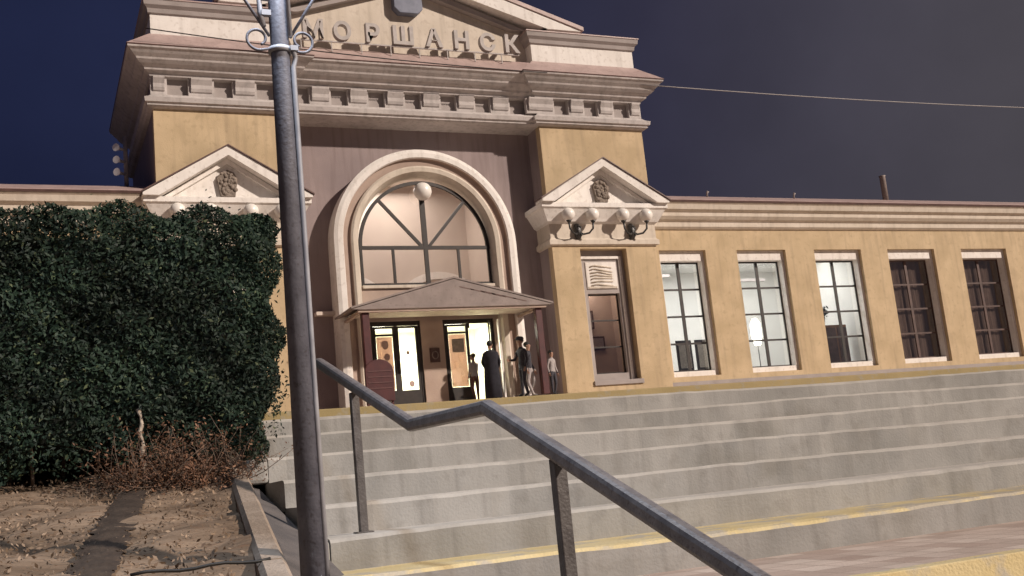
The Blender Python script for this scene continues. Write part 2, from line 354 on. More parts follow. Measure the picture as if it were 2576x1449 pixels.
def step(parent, x0, x1, y0, y1, z0, z1, wob=.017, name='step', paint=False):
    """one course of the stair: nosing and left end slightly uneven"""
    b = MB(); xs = [x0]
    while xs[-1] < min(x1, 16): xs.append(xs[-1]+.13)
    xs += [20, 28, x1] if x1 > 28 else ([x1] if xs[-1] < x1-.01 else [])
    rows = []
    ph = random.random()*9
    for x_ in xs:
        w = wob*(math.sin(x_*2.1+ph)*.5+random.uniform(-.5, .5)); z_ = wob*.5*(math.sin(x_*1.3+ph*2)+random.uniform(-.4, .4))
        rows.append([(x_, y0+w*.4, z0), (x_, y0+w, z1-.022+z_), (x_, y0+w+.018, z1+z_-.004), (x_, y0+.06, z1+z_*.3), (x_, y1, z1), (x_, y1, z0)])
    vs = [p for r in rows for p in r]; n = 6
    fs = [(i*n+k, (i+1)*n+k, (i+1)*n+(k+1) % n, i*n+(k+1) % n) for i in range(len(xs)-1) for k in range(n)]
    fs += [tuple(range(n)), tuple((len(xs)-1)*n+k for k in range(n-1, -1, -1))]
    b.add(vs, fs)
    if paint:
        for i in range((len(xs)-1)*n):
            if i % n in (1, 2, 3): b.m[i] = 1
    return b.build(name, [M['step'], M['ypaint']], parent)
st = empty('stone_staircase', (1.5, D0, ZL))
tag(st, 'wide grey concrete staircase with a worn yellow bottom tread, rising from paved landing to terrace', 'stairs')
XS = [1.40, 1.47, 1.50, 1.50, 1.52, 1.60, 1.60]
def rel(o, root):  # geometry was built in scene coordinates
    o.parent = root; o.location = -Vector(root.location); return o
for k in range(7):
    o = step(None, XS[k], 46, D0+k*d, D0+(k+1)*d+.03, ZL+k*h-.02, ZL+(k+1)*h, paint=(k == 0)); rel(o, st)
    if k == 0: o['label'] = 'bottom step with worn yellow painted tread'
b = MB()
b.box(1.36, 46, YB-.02, YB+.5, ZP-.12, ZP); o = rel(b.build('terrace_edge', M['mustard'], bevel=.012), st); o['label'] = 'yellow painted top kerb of the stairs'
b = MB(); b.box(1.55, 46, D0+6*d+.4, YB-.01, ZL+7*h-.02, ZL+7*h+.003); rel(b.build('top_tread', M['step']), st)
# core of the flight, visible from the left as a rough side wall
b = MB(); b.prismx([(D0+.1, ZL-.6), (D0+.1, ZL+.05), (D0+6*d+.5, ZL+6*h), (YB+.4, ZP-.14), (YB+.4, ZL-.6)], 1.56, 45.9)
rel(b.build('stair_core', M['channel']), st)
# rounded pale block at the left end of the second course, another higher up
for (xa, xb, ya, yb, za, zb) in ((1.33, 1.47, 5.93, 6.5, ZL+h+.02, ZL+2*h-.006), (1.36, 1.52, 7.74, 8.3, ZL+4*h+.0, ZL+5*h-.005)):
    b = MB(); b.box(xa, xb, ya, yb, za, zb); rel(b.build('end_block', M['step'], bevel=.03), st)
# landing and lower flight
b = MB(); b.box(1.42, 46, 3.95, D0+.05, ZL-.2, ZL)
tag(b.build('landing', M['pavers']), kind='structure')
ls = empty('lower_staircase', (1.5, 1.0, G0)); tag(ls, 'lower flight of grey steps under the near handrail with yellow top nosing', 'stairs')
b = MB(); b.box(1.40, 46, 3.93, 4.04, ZL-.178, ZL+.004); rel(b.build('yellow_nosing', M['ypaint'], bevel=.006), ls)
for k in range(4):
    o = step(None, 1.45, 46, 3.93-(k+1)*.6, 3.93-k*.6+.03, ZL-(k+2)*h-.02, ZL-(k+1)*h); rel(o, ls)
b = MB(); b.prismx([(1.6, G0), (3.92, ZL-.2), (3.92, G0)], 1.5, 45.9); rel(b.build('stair_core', M['channel']), ls)

# garden bed (left), kerb and channel
def gz(y): return -.26+.166*(y-4.5)
def kx(y): return .893+(y-4.5)*(.317/2.5)
b = MB(); nx, ny = 90, 90; vs = []
for j in range(ny+1):
    y = 1.6+j*(10.9-1.6)/ny
    for i in range(nx+1):
        x_ = -9+(kx(y)-.06+9)*(i/nx)**.8
        vs.append((x_, y, gz(min(y, 10.6))+.018*math.sin(x_*5.1+y*3)+.015*math.sin(x_*11-y*9)+random.uniform(-.012, .012)))
b.add(vs, [(j*(nx+1)+i, j*(nx+1)+i+1, (j+1)*(nx+1)+i+1, (j+1)*(nx+1)+i) for j in range(ny) for i in range(nx)], 0, True)
tag(b.build('garden_bed', M['soil']), kind='structure')
b = MB(); b.box(-9, kx(1.6)-.05, 1.45, 1.6, G0-.05, gz(1.6)+.05); tag(b.build('garden_edging', M['kerb'], bevel=.015), kind='structure')
b = MB(); ys = [1.6, 3.2, 4.62, 4.64, 6, 7.4, 9, 10.6]
for a, c in ((1.6, 3.1), (3.11, 4.60), (4.62, 6.1), (6.11, 7.6), (7.61, 9.1), (9.11, 10.6)):
    vs = []
    for y in (a, c):
        x_ = kx(y); z = gz(y); vs += [(x_-.07, y, z-.9), (x_+.05, y, z-.9), (x_+.05, y, z+.02), (x_+.03, y, z+.045), (x_-.05, y, z+.045), (x_-.07, y, z+.02)]
    b.add(vs, [(k, 6+k, 6+(k+1) % 6, (k+1) % 6) for k in range(6)]+[(0, 1, 2, 3, 4, 5), (11, 10, 9, 8, 7, 6)])
tag(b.build('kerb', M['kerb']), kind='structure')
def CZ(y): return -.62+(y-4.5)*.235
b = MB(); vs = []
for y in (1.0, 3, 4.5, 6, 7.5, 9, 10.6):
    zr = G0 if y < 1.2 else max(-1.2, CZ(y)); vs += [(kx(y)+.04, y, (gz(y)-.10) if y > 1.2 else G0), (1.45, y, min(zr, gz(y)-.1))]
b.add(vs, [(2*i, 2*i+1, 2*i+3, 2*i+2) for i in range(6)]); tag(b.build('path', M['channel']), kind='structure')
# cast shadow across the bed, shaped as a thin strip of darker soil
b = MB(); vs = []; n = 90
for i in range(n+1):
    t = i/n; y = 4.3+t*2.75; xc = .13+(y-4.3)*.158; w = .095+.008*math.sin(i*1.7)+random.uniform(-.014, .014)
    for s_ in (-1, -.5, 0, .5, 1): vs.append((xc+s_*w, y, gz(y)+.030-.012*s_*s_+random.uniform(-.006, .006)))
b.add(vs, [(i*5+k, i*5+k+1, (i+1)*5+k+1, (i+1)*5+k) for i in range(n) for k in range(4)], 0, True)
tag(b.build('shadow_strip', M['shadesoil']), kind='structure')
b = MB(); pts = [(.35+.06*i, 4.60+.008*math.sin(i), gz(4.6)+.05+.006*math.sin(i*1.4)) for i in range(10)]; b.tube(pts, .007, 6)
tag(b.build('rubber_hose', M['hose']), 'thin black hose lying across dry soil to the kerb', 'hose')

# leaf quads -------------------------------------------------------------------
def leaf_mesh(name, P, Nn, size, m, parent=None, jit=.9, fold=.25):
    n = len(P); r = rng.normal(size=(n, 3)); a = Nn+r*jit; a /= np.linalg.norm(a, axis=1)[:, None]
    t = np.cross(a, rng.normal(size=(n, 3))); t /= np.linalg.norm(t, axis=1)[:, None]; u = np.cross(a, t)
    s_ = (size*rng.uniform(.55, 1.35, n))[:, None]
    V = np.stack([P-t*s_, P+u*s_*.42+a*s_*fold*.4, P+t*s_, P-u*s_*.42+a*s_*fold*.4], 1).reshape(-1, 3)
    me = bpy.data.meshes.new(name); me.vertices.add(4*n); me.vertices.foreach_set('co', V.ravel().astype(np.float32))
    me.loops.add(4*n); me.loops.foreach_set('vertex_index', np.arange(4*n, dtype=np.int32))
    me.polygons.add(n); me.polygons.foreach_set('loop_start', np.arange(0, 4*n, 4, dtype=np.int32)); me.polygons.foreach_set('loop_total', np.full(n, 4, dtype=np.int32))
    me.update(calc_edges=True); me.validate(); me.materials.append(m)
    o = bpy.data.objects.new(name, me); COL.objects.link(o)
    if parent: o.parent = parent
    return o
# hedge: a clipped block with rounded edges and lumpy faces
HX0, HX1, HY0, HY1, HZ0, HZ1 = -3.4, 1.62, 7.45, 9.6, .30, 2.08
def hedge_surface(n):
    c = np.array([(HX0+HX1)/2, (HY0+HY1)/2, (HZ0+HZ1)/2]); hs = np.array([(HX1-HX0)/2, (HY1-HY0)/2, (HZ1-HZ0)/2])
    u = rng.uniform(-1, 1, (n, 3)); f = rng.choice(6, n, p=[.05, .16, .44, .05, .0, .30])
    ax = np.where(f < 2, 0, np.where(f < 4, 1, 2)); sg = np.where(f % 2 == 1, 1, -1)
    u[np.arange(n), ax] = sg
    P = c+u*hs
    rr = np.array([.20, .22, .15]); inner = hs-rr
    q = P-c; qc = np.clip(q, -inner, inner); dv = q-qc; ln = np.linalg.norm(dv/rr, axis=1)[:, None]; ln[ln < 1e-6] = 1
    P = c+qc+dv/np.maximum(ln, 1e-6); Nn = dv/rr; Nn /= np.maximum(np.linalg.norm(Nn, axis=1)[:, None], 1e-6)
    lump = .018*np.sin(P[:, 0]*4.3+P[:, 2]*3.1)+.025*np.sin(P[:, 0]*9.7-P[:, 2]*7.9+P[:, 1]*5)+.035*np.sin(P[:, 2]*15+P[:, 0]*13)
    return P, Nn, lump
hr = empty('hedge', (-.5, 8.4, .15)); tag(hr, 'tall clipped dark green hedge beside the left end of the stairs', 'hedge')
P, Nn, lump = hedge_surface(150000)
dep = rng.exponential(.05, len(P))-.03
# taper the right face inwards towards the ground, ragged bottom
P = P+Nn*(lump-dep)[:, None]
tz = np.clip((1.1-P[:, 2])/.9, 0, 1); P[:, 0] -= np.where(P[:, 0] > .6, tz*.22*(P[:, 0]-.6), 0)
keep = P[:, 2] > .34+.13*np.sin(P[:, 0]*6)+.10*np.sin(P[:, 0]*15+1)+rng.uniform(-.12, .12, len(P))
rel(leaf_mesh('foliage', P[keep], Nn[keep], .019, M['leaf']), hr)
# stray shoots
k = 9000; P2, N2, l2 = hedge_surface(k); P2 = P2+N2*(l2+rng.exponential(.018, k))[:, None]; kp = P2[:, 2] > .5
rel(leaf_mesh('shoots', P2[kp], N2[kp], .017, M['leaf']), hr)
b = MB(); b.box(HX0+.18, HX1-.3, HY0+.2, HY1-.2, .52, HZ1-.16); rel(b.build('shade_core', M['shadecore'], bevel=.12), hr)  # added dark box behind the leaves, blocks light through the hedge
for i in range(26):
    x_ = -3.0+i*.168+random.uniform(-.05, .05); y = 7.75+random.uniform(0, .5); b = MB()
    pts = [(x_, y, gz(y)-.05), (x_+random.uniform(-.05, .05), y-.02, gz(y)+.2), (x_+random.uniform(-.12, .12), y-.05, gz(y)+.5), (x_+random.uniform(-.2, .2), y, gz(y)+.95)]
    r0 = random.uniform(.010, .024); b.tube(pts, [r0, r0*.9, r0*.7, r0*.4], 7)
    for q in range(5):
        p = Vector(pts[1])+Vector((0, 0, .06*q)); b.tube([p, p+Vector((random.uniform(-.2, .2), random.uniform(-.22, .05), random.uniform(.02, .2)))], [.006, .002], 5)
    rel(b.build('stem', M['bark']), hr)
b = MB(); pts = [(.66+.012*math.sin(i*2.2), 7.36+.01*i, gz(7.4)+.08+.052*i) for i in range(9)]; b.tube(pts, [.013+.006*math.sin(i*2.6) for i in range(9)], 7)
rel(b.build('stem', M['pale']), hr)['label'] = 'pale peeling stem'
# dry brown shrub under the right end of the hedge
ds = empty('dry_shrub', (1.0, 7.3, gz(7.3))); tag(ds, 'low tangle of dry reddish brown twigs under the hedge by the kerb', 'shrub')
b = MB(); LP = []
for i in range(330):
    x_ = random.triangular(.35, 1.28, .95); y = random.uniform(7.05, 7.7); z = gz(y); dr = Vector((random.uniform(-.7, .75), random.uniform(-.9, .3), random.uniform(.1, 1.3))).normalized()
    p = Vector((x_, y, z)); ln = random.uniform(.14, .46); pts = [p]
    for q in range(3): dr = (dr+Vector((random.uniform(-.4, .4), random.uniform(-.4, .4), random.uniform(-.45, .15)))).normalized(); p = p+dr*ln/3; pts.append(p.copy())
    b.tube(pts, [.004, .003, .0025, .0015], 4); LP += [tuple(p_) for p_ in pts[1:]]
rel(b.build('twigs', M['bark']), ds)
LP = np.array(LP*8)+rng.normal(size=(len(LP)*8, 3))*.028
rel(leaf_mesh('dry_foliage', LP, np.tile([0, -.3, 1.], (len(LP), 1)), .012, M['dryleaf']), ds)
n = 3600; yy = rng.uniform(3.9, 8.2, n); xx = -2.2+rng.uniform(0, 1, n)*(np.array([kx(v) for v in yy])+2.1)
o = leaf_mesh('fallen_leaves', np.stack([xx, yy, np.array([gz(v) for v in yy])+.022], 1), np.tile([0, 0, 1.], (n, 1)), .010, M['litter'], jit=.35); tag(o, kind='stuff')
# dry grass blades
n = 5000; yy = rng.uniform(3.9, 8.0, n); xx = -2.2+rng.uniform(0, 1, n)*(np.array([kx(v) for v in yy])+2.1)
o = leaf_mesh('dry_grass', np.stack([xx, yy, np.array([gz(v) for v in yy])+.02], 1), np.tile([0, -1., .2], (n, 1)), .013, M['litter'], jit=.6, fold=.1); tag(o, kind='stuff')

# ================================================================ handrail
hrl = empty('handrail', (1.745, 5.2, ZL)); tag(hrl, 'bent steel handrail of dark grey square tube running down the stairs', 'handrail')
RX = 1.745
# rail points: upper slope, level length over the landing, lower slope
RP = [(RX, 7.05, .915), (RX, 5.23, .345), (RX, 4.23, .328), (RX, 1.4, -.715)]
b = MB()
def mit_bar(P, w, hh):
    P = [Vector(p) for p in P]; vs = []
    for i, p in enumerate(P):
        if i == 0: dd = (P[1]-p).normalized(); nrm = Vector((0, -dd.z, dd.y))
        elif i == len(P)-1: dd = (p-P[i-1]).normalized(); nrm = Vector((0, -dd.z, dd.y))
        else:
            d1 = (p-P[i-1]).normalized(); d2 = (P[i+1]-p).normalized(); n1 = Vector((0, -d1.z, d1.y)); n2 = Vector((0, -d2.z, d2.y)); nrm = (n1+n2)/(1+n1.dot(n2))
        if nrm.z < 0: nrm = -nrm
        vs += [p+Vector((sx_*w/2, 0, 0))+nrm*(sz*hh/2) for sx_, sz in ((-1, -1), (1, -1), (1, 1), (-1, 1))]
    fs = [(i*4+k, i*4+(k+1) % 4, (i+1)*4+(k+1) % 4, (i+1)*4+k) for i in range(len(P)-1) for k in range(4)]
    fs += [(3, 2, 1, 0), tuple((len(P)-1)*4+k for k in range(4))]; return vs, fs
vs, fs = mit_bar(RP, .058, .064); b.add(vs, fs); rel(b.build('rail', M['rail'], bevel=.018), hrl)
for y, zt, zb in ((6.25, .625, ZL+2*h), (3.62, .08, ZL-h), (1.85, -.59, G0+.36)):
    b = MB(); b.box(RX-.024, RX+.024, y-.024, y+.024, zb, zt); b.box(RX-.05, RX+.05, y-.05, y+.05, zb, zb+.008)
    rel(b.build('post', M['railpost'], bevel=.006), hrl)

# ================================================================ lamp post (its head is above the frame)
px_, py_ = 1.06, 4.6; zb_ = -.50
lp = empty('lamp_post', (px_, py_, zb_)); tag(lp, 'dark metal lamp post with scroll brackets standing beside the stairs', 'lamp post')
b = MB(); b.tube([(px_, py_, zb_-.25), (px_+.002, py_, 2.02), (px_+.002, py_, 3.25)], [.056, .042, .036], 28); b.tube([(px_, py_, zb_-.02), (px_, py_, zb_+.05)], .085, 24)
rel(b.build('pole', M['pole']), lp)
b = MB(); b.tube([(px_, py_, 1.993), (px_, py_, 2.016)], .051, 28); b.box(px_+.038, px_+.072, py_-.05, py_-.03, 1.993, 2.016); rel(b.build('collar', M['conduit']), lp)
for s_ in (-1, 1):
    b = MB(); pts = []
    for i in range(34):
        t = i/33; a = -PI*.5-.35+t*2*PI*.98; r_ = .055-.025*t
        pts.append((px_+s_*(.099+r_*math.cos(a)), py_-.017, 2.05+r_*math.sin(a)))
    pts = [(px_+s_*.046, py_-.017, 2.006)]+pts; b.tube(pts, .0065, 8); rel(b.build('scroll', M['pole']), lp)
    b = MB(); b.tube([(px_+s_*.046, py_-.017, 2.065), (px_+s_*.184, py_-.017, 2.29), (px_+s_*.42, py_-.017, 2.63)], .0072, 8); rel(b.build('brace', M['pole']), lp)
b = MB(); b.tube([(px_+.050, py_-.028, z) for z in (-.40, .42, 1.17, 1.92)]+[(px_+.062, py_-.03, 1.965), (px_+.050, py_-.034, 2.006)], .0115, 8); rel(b.build('conduit', M['conduit']), lp)
b = MB(); b.tube([(px_-.070, py_-.025, 2.105), (px_-.084, py_-.025, 2.17), (px_-.084, py_-.025, 2.68)], .012, 8); rel(b.build('conduit', M['conduit']), lp)
b = MB(); b.tube([(px_+.043, py_-.04, 2.06), (px_+.038, py_-.04, 2.68)], .0095, 8); rel(b.build('conduit', M['conduit']), lp)
for z in (2.155, 2.23):
    b = MB(); b.box(px_-.080, px_-.038, py_-.042, py_-.017, z, z+.025); rel(b.build('clamp', M['conduit']), lp)
b = MB(); b.tube([(px_, py_, 3.23), (px_, py_-.05, 3.38), (px_, py_-.3, 3.45)], .02, 10); b.ball((px_, py_-.40, 3.45), .15, 20, 8, 0, (1, 1.5, .35)); rel(b.build('lamp_head', M['pole']), lp)
b = MB(); b.ball((px_, py_-.40, 3.415), .12, 20, 8, 0, (1, 1.4, .3)); rel(b.build('lamp_lens', M['lampw']), lp)
pl = bpy.data.lights.new('lamp_light', 'AREA'); pl.shape = 'DISK'; pl.size = .3; pl.energy = 70; pl.color = (.78, .87, 1.0)
plo = bpy.data.objects.new('lamp_light', pl); COL.objects.link(plo); plo.location = Vector((px_, py_-.40, 3.36)); plo.parent = lp; plo.location = plo.location-Vector(lp.location)

# ================================================================ STATION BUILDING
F = 29.5; CX = 10.87
PL = (3.25, 6.95); PR = (14.80, 18.50); MIDY = 30.4
sb = empty('station_building', (CX, 30.4, ZB)); tag(sb, 'yellow railway station with white entablature, arched entrance window, two pilaster towers and long side wings', 'building')
def P_(mb_, name, m, bevel=0): return rel(mb_.build(name, m, bevel=bevel), sb)
def sub(mb_, name, m, par, bevel=0):
    o = mb_.build(name, m, bevel=bevel); o.parent = par; return o
def area(name, loc, size, energy, color, rot=(0, 0, 0), sy=None):
    l_ = bpy.data.lights.new(name, 'AREA'); l_.size = size; l_.energy = energy; l_.color = color
    if sy: l_.shape = 'RECTANGLE'; l_.size_y = sy
    o = bpy.data.objects.new(name, l_); COL.objects.link(o); o.location = Vector(loc); o.rotation_euler = rot; o.parent = sb; o.location = o.location-Vector(sb.location); return o
# --- pylons (corner towers)
for (a, c) in (PL, PR):
    nx0, nx1 = a+.95, a+2.60
    b = MB(); b.wall(a, c, ZB, 11.0, F, F+.28, [(nx0, nx1, 2.85, 7.0)], 0)
    # side faces to the wall behind; their shade is put into a darker plaster
    b.add([(a, F+.28, ZB), (a, 36, ZB), (a, 36, 13.2), (a, F+.28, 13.2)], [(0, 1, 2, 3)], 1); b.add([(c, F+.28, ZB), (c, 36, ZB), (c, 36, 13.2), (c, F+.28, 13.2)], [(0, 1, 2, 3)], 1)
    P_(b, 'corner_tower', [M['yellow'], M['pink']])
    b = MB(); b.wall(nx0-.05, nx1+.05, 2.8, 7.05, F+.285, F+.55, [(nx0+.26, nx1-.27, 3.10, 5.62)], 0)
    nw = P_(b, 'niche_panel', M['greyw'])
    # white strip framing the niche
    b = MB(); b.box(nx0+.0, nx0+.10, F+.18, F+.282, 2.85, 6.75); b.box(nx0+.10, nx1-.12, F+.22, F+.282, 6.72, 6.80); b.box(nx1-.20, nx1-.12, F+.22, F+.282, 2.9, 6.72)
    sub(b, 'moulding', M['white'], nw)
    b = MB(); b.box(nx0+.26, nx1-.30, F+.25, F+.283, 5.76, 6.62)
    sub(b, 'relief_slab', M['white'], nw, .02)
    b = MB()
    for i in range(7):
        z = 5.86+i*.1; b.tube([(nx0+.40, F+.24, z), (nx0+.6+.1*math.sin(i*2), F+.225, z+.05), (nx1-.48, F+.24, z-.01+.05*math.sin(i))], .022, 6)
    b.box(nx0+.30, nx1-.34, F+.235, F+.25, 5.78, 5.84); sub(b, 'carved_ornament', M['cream'], nw)
    # window in the niche
    b = MB(); xa, xb = nx0+.26, nx1-.27
    for z in (3.10, 3.92, 4.76, 5.58): b.box(xa, xb, F+.43, F+.48, z, z+.045)
    b.box(xa, xa+.04, F+.432, F+.478, 3.1, 5.62); b.box(xb-.04, xb, F+.432, F+.478, 3.1, 5.62)
    wn = P_(b, 'window', M['frame'])
    b = MB(); b.box(xa+.01, xb-.01, F+.452, F+.456, 3.12, 5.6); sub(b, 'pane', M['glassd'], wn)
    b = MB(); b.box(nx0-.02, nx1+.06, F-.06, F+.28, 2.72, 2.86); P_(b, 'window_sill', M['greyw'], .01)
    b = MB(); b.wall(xa-.4, xb+.4, 2.7, 6.3, F+1.6, F+1.65); b.box(xa-.4, xb+.4, F+.6, F+1.6, 2.68, 2.7); b.box(xa-.4, xb+.4, F+.6, F+1.6, 6.3, 6.32); b.box(xa-.42, xa-.4, F+.6, F+1.6, 2.7, 6.3); b.box(xb+.4, xb+.42, F+.6, F+1.6, 2.7, 6.3)
    rm = P_(b, 'inner_room', M['inwarm'])
    for q, (xx, zz, ww, hh) in enumerate(((.28, 4.7, .5, .6), (.55, 4.0, .55, .45))):
        b = MB(); b.box(xa+xx, xa+xx+ww, F+1.54, F+1.595, zz, zz+hh); pf = sub(b, 'picture_frame', M['frameb'], rm)
        b = MB(); b.box(xa+xx+.06, xa+xx+ww-.06, F+1.53, F+1.538, zz+.06, zz+hh-.06); sub(b, 'picture', M['greyw'], rm)
    area('niche_light', ((xa+xb)/2, F+1.1, 6.2), .6, 16, (1, .82, .70))
    # small ledge, frieze and pediment base
    path = [(a, MIDY), (a, F), (c, F), (c, F+.5)]
    b = MB(); b.sweep(path, [(0, 7.08), (.10, 7.12), (.10, 7.26), (.05, 7.30), (.03, 7.34), (.03, 7.78), (-.1, 7.78), (-.1, 7.08)]); P_(b, 'capital_band', M['cream'])
    b = MB(); b.sweep(path, [(.03, 7.78), (.12, 7.84), (.16, 7.92), (.22, 8.02), (.32, 8.20), (.38, 8.24), (.38, 8.38), (.0, 8.40), (-.1, 8.40), (-.1, 7.78)])
    ped = P_(b, 'pediment', M['white'])
    m_ = (a+c)/2; hw = (c-a)/2+.40; za, zt = 8.385, 9.80
    yf, yb2 = F-.50, F-.0
    # tympanum
    b = MB(); b.prism([(m_-hw+.25, za+.01), (m_+hw-.25, za+.01), (m_, zt-.20)], F-.09, F-.002); sub(b, 'tympanum', M['white'], ped)
    for s_ in (-1, 1):
        b = MB(); th = .20
        b.prism([(m_+s_*hw, za), (m_+s_*(hw-.42), za), (m_, zt-th-.06), (m_, zt), (m_+s_*hw, za+.07)], yf, yb2)
        sub(b, 'raking_cornice', M['white'], ped)
        b = MB(); b.prism([(m_+s_*(hw+.04), za+.068), (m_, zt+.004), (m_, zt+.04), (m_+s_*(hw+.04), za+.108)], yf-.04, yb2+.0); sub(b, 'tin_flashing', M['tindark'], ped)
        b = MB(); b.prism([(m_+s_*(hw-.50), za+.012), (m_+s_*(hw-.70), za+.012), (m_, zt-.42), (m_, zt-.27)], F-.2, F-.088); sub(b, 'inner_moulding', M['white'], ped)
    b = MB(); zc = 8.83
    pts = [(-.20, -.34), (.18, -.34), (.27, .16), (.17, .34), (0, .42), (-.17, .34), (-.28, .18)]
    b.prism([(m_+p[0], zc-.04+p[1]) for p in pts], F-.2, F-.085)
    for i in range(46):
        u = random.uniform(-.2, .2); w = random.uniform(-.3, .28); b.ball((m_+u, F-.205, zc+w), random.uniform(.03, .065), 8, 5, 0, (1, .7, 1))
    sub(b, 'carved_keystone', M['relief'], ped)

# --- middle wall around the arched portal
SPR = 7.28; RO = 2.83
def arch_pts(R, n=48, z0=ZB): return [(CX-R, z0)]+[(CX-R, z0+(SPR-z0)*i/6) for i in range(1, 6)]+[(CX-R*math.cos(PI*i/n), SPR+R*math.sin(PI*i/n)) for i in range(n+1)]+[(CX+R, z0+(SPR-z0)*(1-i/6)) for i in range(1, 6)]+[(CX+R, z0)]
A = arch_pts(2.5); X0, X1, ZT = PL[1], PR[0], 11.2
def outer(p):
    x_, z = p
    if z <= SPR: return (X0 if x_ < CX else X1, z)
    a = math.atan2(z-SPR, x_-CX); c_, s_ = math.cos(a), math.sin(a); k_ = min((X1-CX)/abs(c_) if abs(c_) > 1e-6 else 1e9, (ZT-SPR)/s_ if s_ > 1e-6 else 1e9)
    return (CX+c_*k_, SPR+s_*k_)
B_ = [outer(p) for p in A]
b = MB(); n = len(A); b.add([(p[0], MIDY, p[1]) for p in A]+[(p[0], MIDY, p[1]) for p in B_], [(i, i+1, n+i+1, n+i) for i in range(n-1)])
for X, s_ in ((X0, 1), (X1, 1)):   # fill the two upper corners
    zc_ = SPR+(ZT-SPR)
ca = [i for i in range(n-1) if abs(B_[i][0]-B_[i+1][0]) > 1e-6 and abs(B_[i][1]-B_[i+1][1]) > 1e-6]
for i in ca:
    cx_ = X0 if B_[i][0] < CX else X1
    b.add([(B_[i][0], MIDY, B_[i][1]), (B_[i+1][0], MIDY, B_[i+1][1]), (cx_, MIDY, ZT)], [(0, 1, 2)])
P_(b, 'wall', M['pink'])
# portal: stepped archivolt
prof = [(2.83, 30.42, 0), (2.83, 29.70, 0), (2.72, 29.66, 0), (2.58, 29.66, 0), (2.55, 29.72, 1), (2.54, 29.80, 1), (2.34, 29.82, 1), (2.33, 29.72, 2), (2.27, 29.68, 2), (2.15, 29.70, 2), (2.09, 29.84, 3), (2.05, 29.95, 3), (2.03, 30.1, 3)]
b = MB(); rows = [arch_pts(r_[0]) for r_ in prof]; n = len(rows[0])
b.v = [(p[0], prof[k][1], p[1]) for k, r_ in enumerate(rows) for p in r_]
for k in range(len(prof)-1):
    for i in range(n-1): b.f.append([k*n+i, k*n+i+1, (k+1)*n+i+1, (k+1)*n+i]); b.m.append(prof[k][2]); b.sm.append(False)
P_(b, 'arch_surround', [M['white'], M['tan'], M['cream'], M['cream']])
# arched window
YG = 29.98
b = MB(); R1, R2 = 2.04, 1.94; n = 48
pa = [(CX-R1*math.cos(PI*i/n), SPR-.12+R1*math.sin(PI*i/n)) for i in range(n+1)]; pb = [(CX-R2*math.cos(PI*i/n), SPR-.12+R2*math.sin(PI*i/n)) for i in range(n+1)]
for i in range(n):
    b.add([(pa[i][0], YG-.04, pa[i][1]), (pa[i+1][0], YG-.04, pa[i+1][1]), (pb[i+1][0], YG-.04, pb[i+1][1]), (pb[i][0], YG-.04, pb[i][1]),
           (pa[i][0], YG+.04, pa[i][1]), (pa[i+1][0], YG+.04, pa[i+1][1]), (pb[i+1][0], YG+.04, pb[i+1][1]), (pb[i][0], YG+.04, pb[i][1])], [(0, 1, 2, 3), (3, 2, 6, 7), (4, 7, 6, 5)])
zt_ = SPR-.12
b.box(CX-R1, CX+R1, YG-.05, YG+.04, zt_-.05, zt_+.05); b.box(CX-R1, CX+R1, YG-.05, YG+.04, 6.02, 6.10)
b.bar((CX, YG, zt_+.05), (CX, YG, zt_+1.96), .15, .08, upv=(0, 1, 0))
for s_ in (-1, 1): b.bar((CX+s_*.12, YG, zt_+.05), (CX+s_*1.98*math.cos(PI*.26), YG, zt_+1.98*math.sin(PI*.26)), .09, .07, upv=(0, 1, 0))
for x_ in (-1.02, 0, 1.02, -1.99, 1.99): b.box(CX+x_-(.06 if x_ == 0 else .035), CX+x_+(.06 if x_ == 0 else .035), YG-.045, YG+.035, 6.10, zt_-.05)
aw = P_(b, 'arched_window', M['frame'])
b = MB(); b.v = [(CX, YG+.01, zt_)]+[(p[0], YG+.01, p[1]) for p in pa]+[(CX-R1, YG+.01, 6.05), (CX+R1, YG+.01, 6.05)]
b.f = [[0, i+1, i+2] for i in range(n)]+[[1, n+1, n+3, n+2]]; b.m = [0]*(n+1); b.sm = [False]*(n+1)
sub(b, 'pane', M['glassd'], aw)
b = MB(); b.ball((CX-.02, YG-.22, 8.83), .27, 24, 14); sub(b, 'globe', M['globe'], aw)['label'] = 'white round globe at top of the arched window'
# hall behind the arched window: warm, with an inner arch in relief
b = MB(); b.box(7.6, 14.1, 34.6, 34.7, 5.35, 10.4); b.box(7.5, 7.6, 30.402, 34.7, 5.35, 10.4); b.box(14.1, 14.2, 30.402, 34.7, 5.35, 10.4); b.box(7.5, 14.2, 30.402, 34.7, 10.4, 10.5); b.box(7.5, 14.2, 30.11, 34.7, 5.25, 5.35)
hall = P_(b, 'inner_hall', M['inwarm'])
b = MB()
for cx_, R in ((9.5, 1.9), (12.9, 1.9)):
    for i in range(20):
        a0, a1 = PI*i/20, PI*(i+1)/20
        b.add([(cx_+r_*math.cos(a), y, 5.5+r_*math.sin(a)) for y in (34.5, 34.6) for a in (a0, a1) for r_ in (R, R-.25)], [(0, 1, 3, 2), (0, 4, 6, 2), (1, 3, 7, 5)])
sub(b, 'inner_arch', M['white'], hall)
area('hall_light', (10.9, 32.6, 10.2), 3.4, 180, (1, .93, .87))
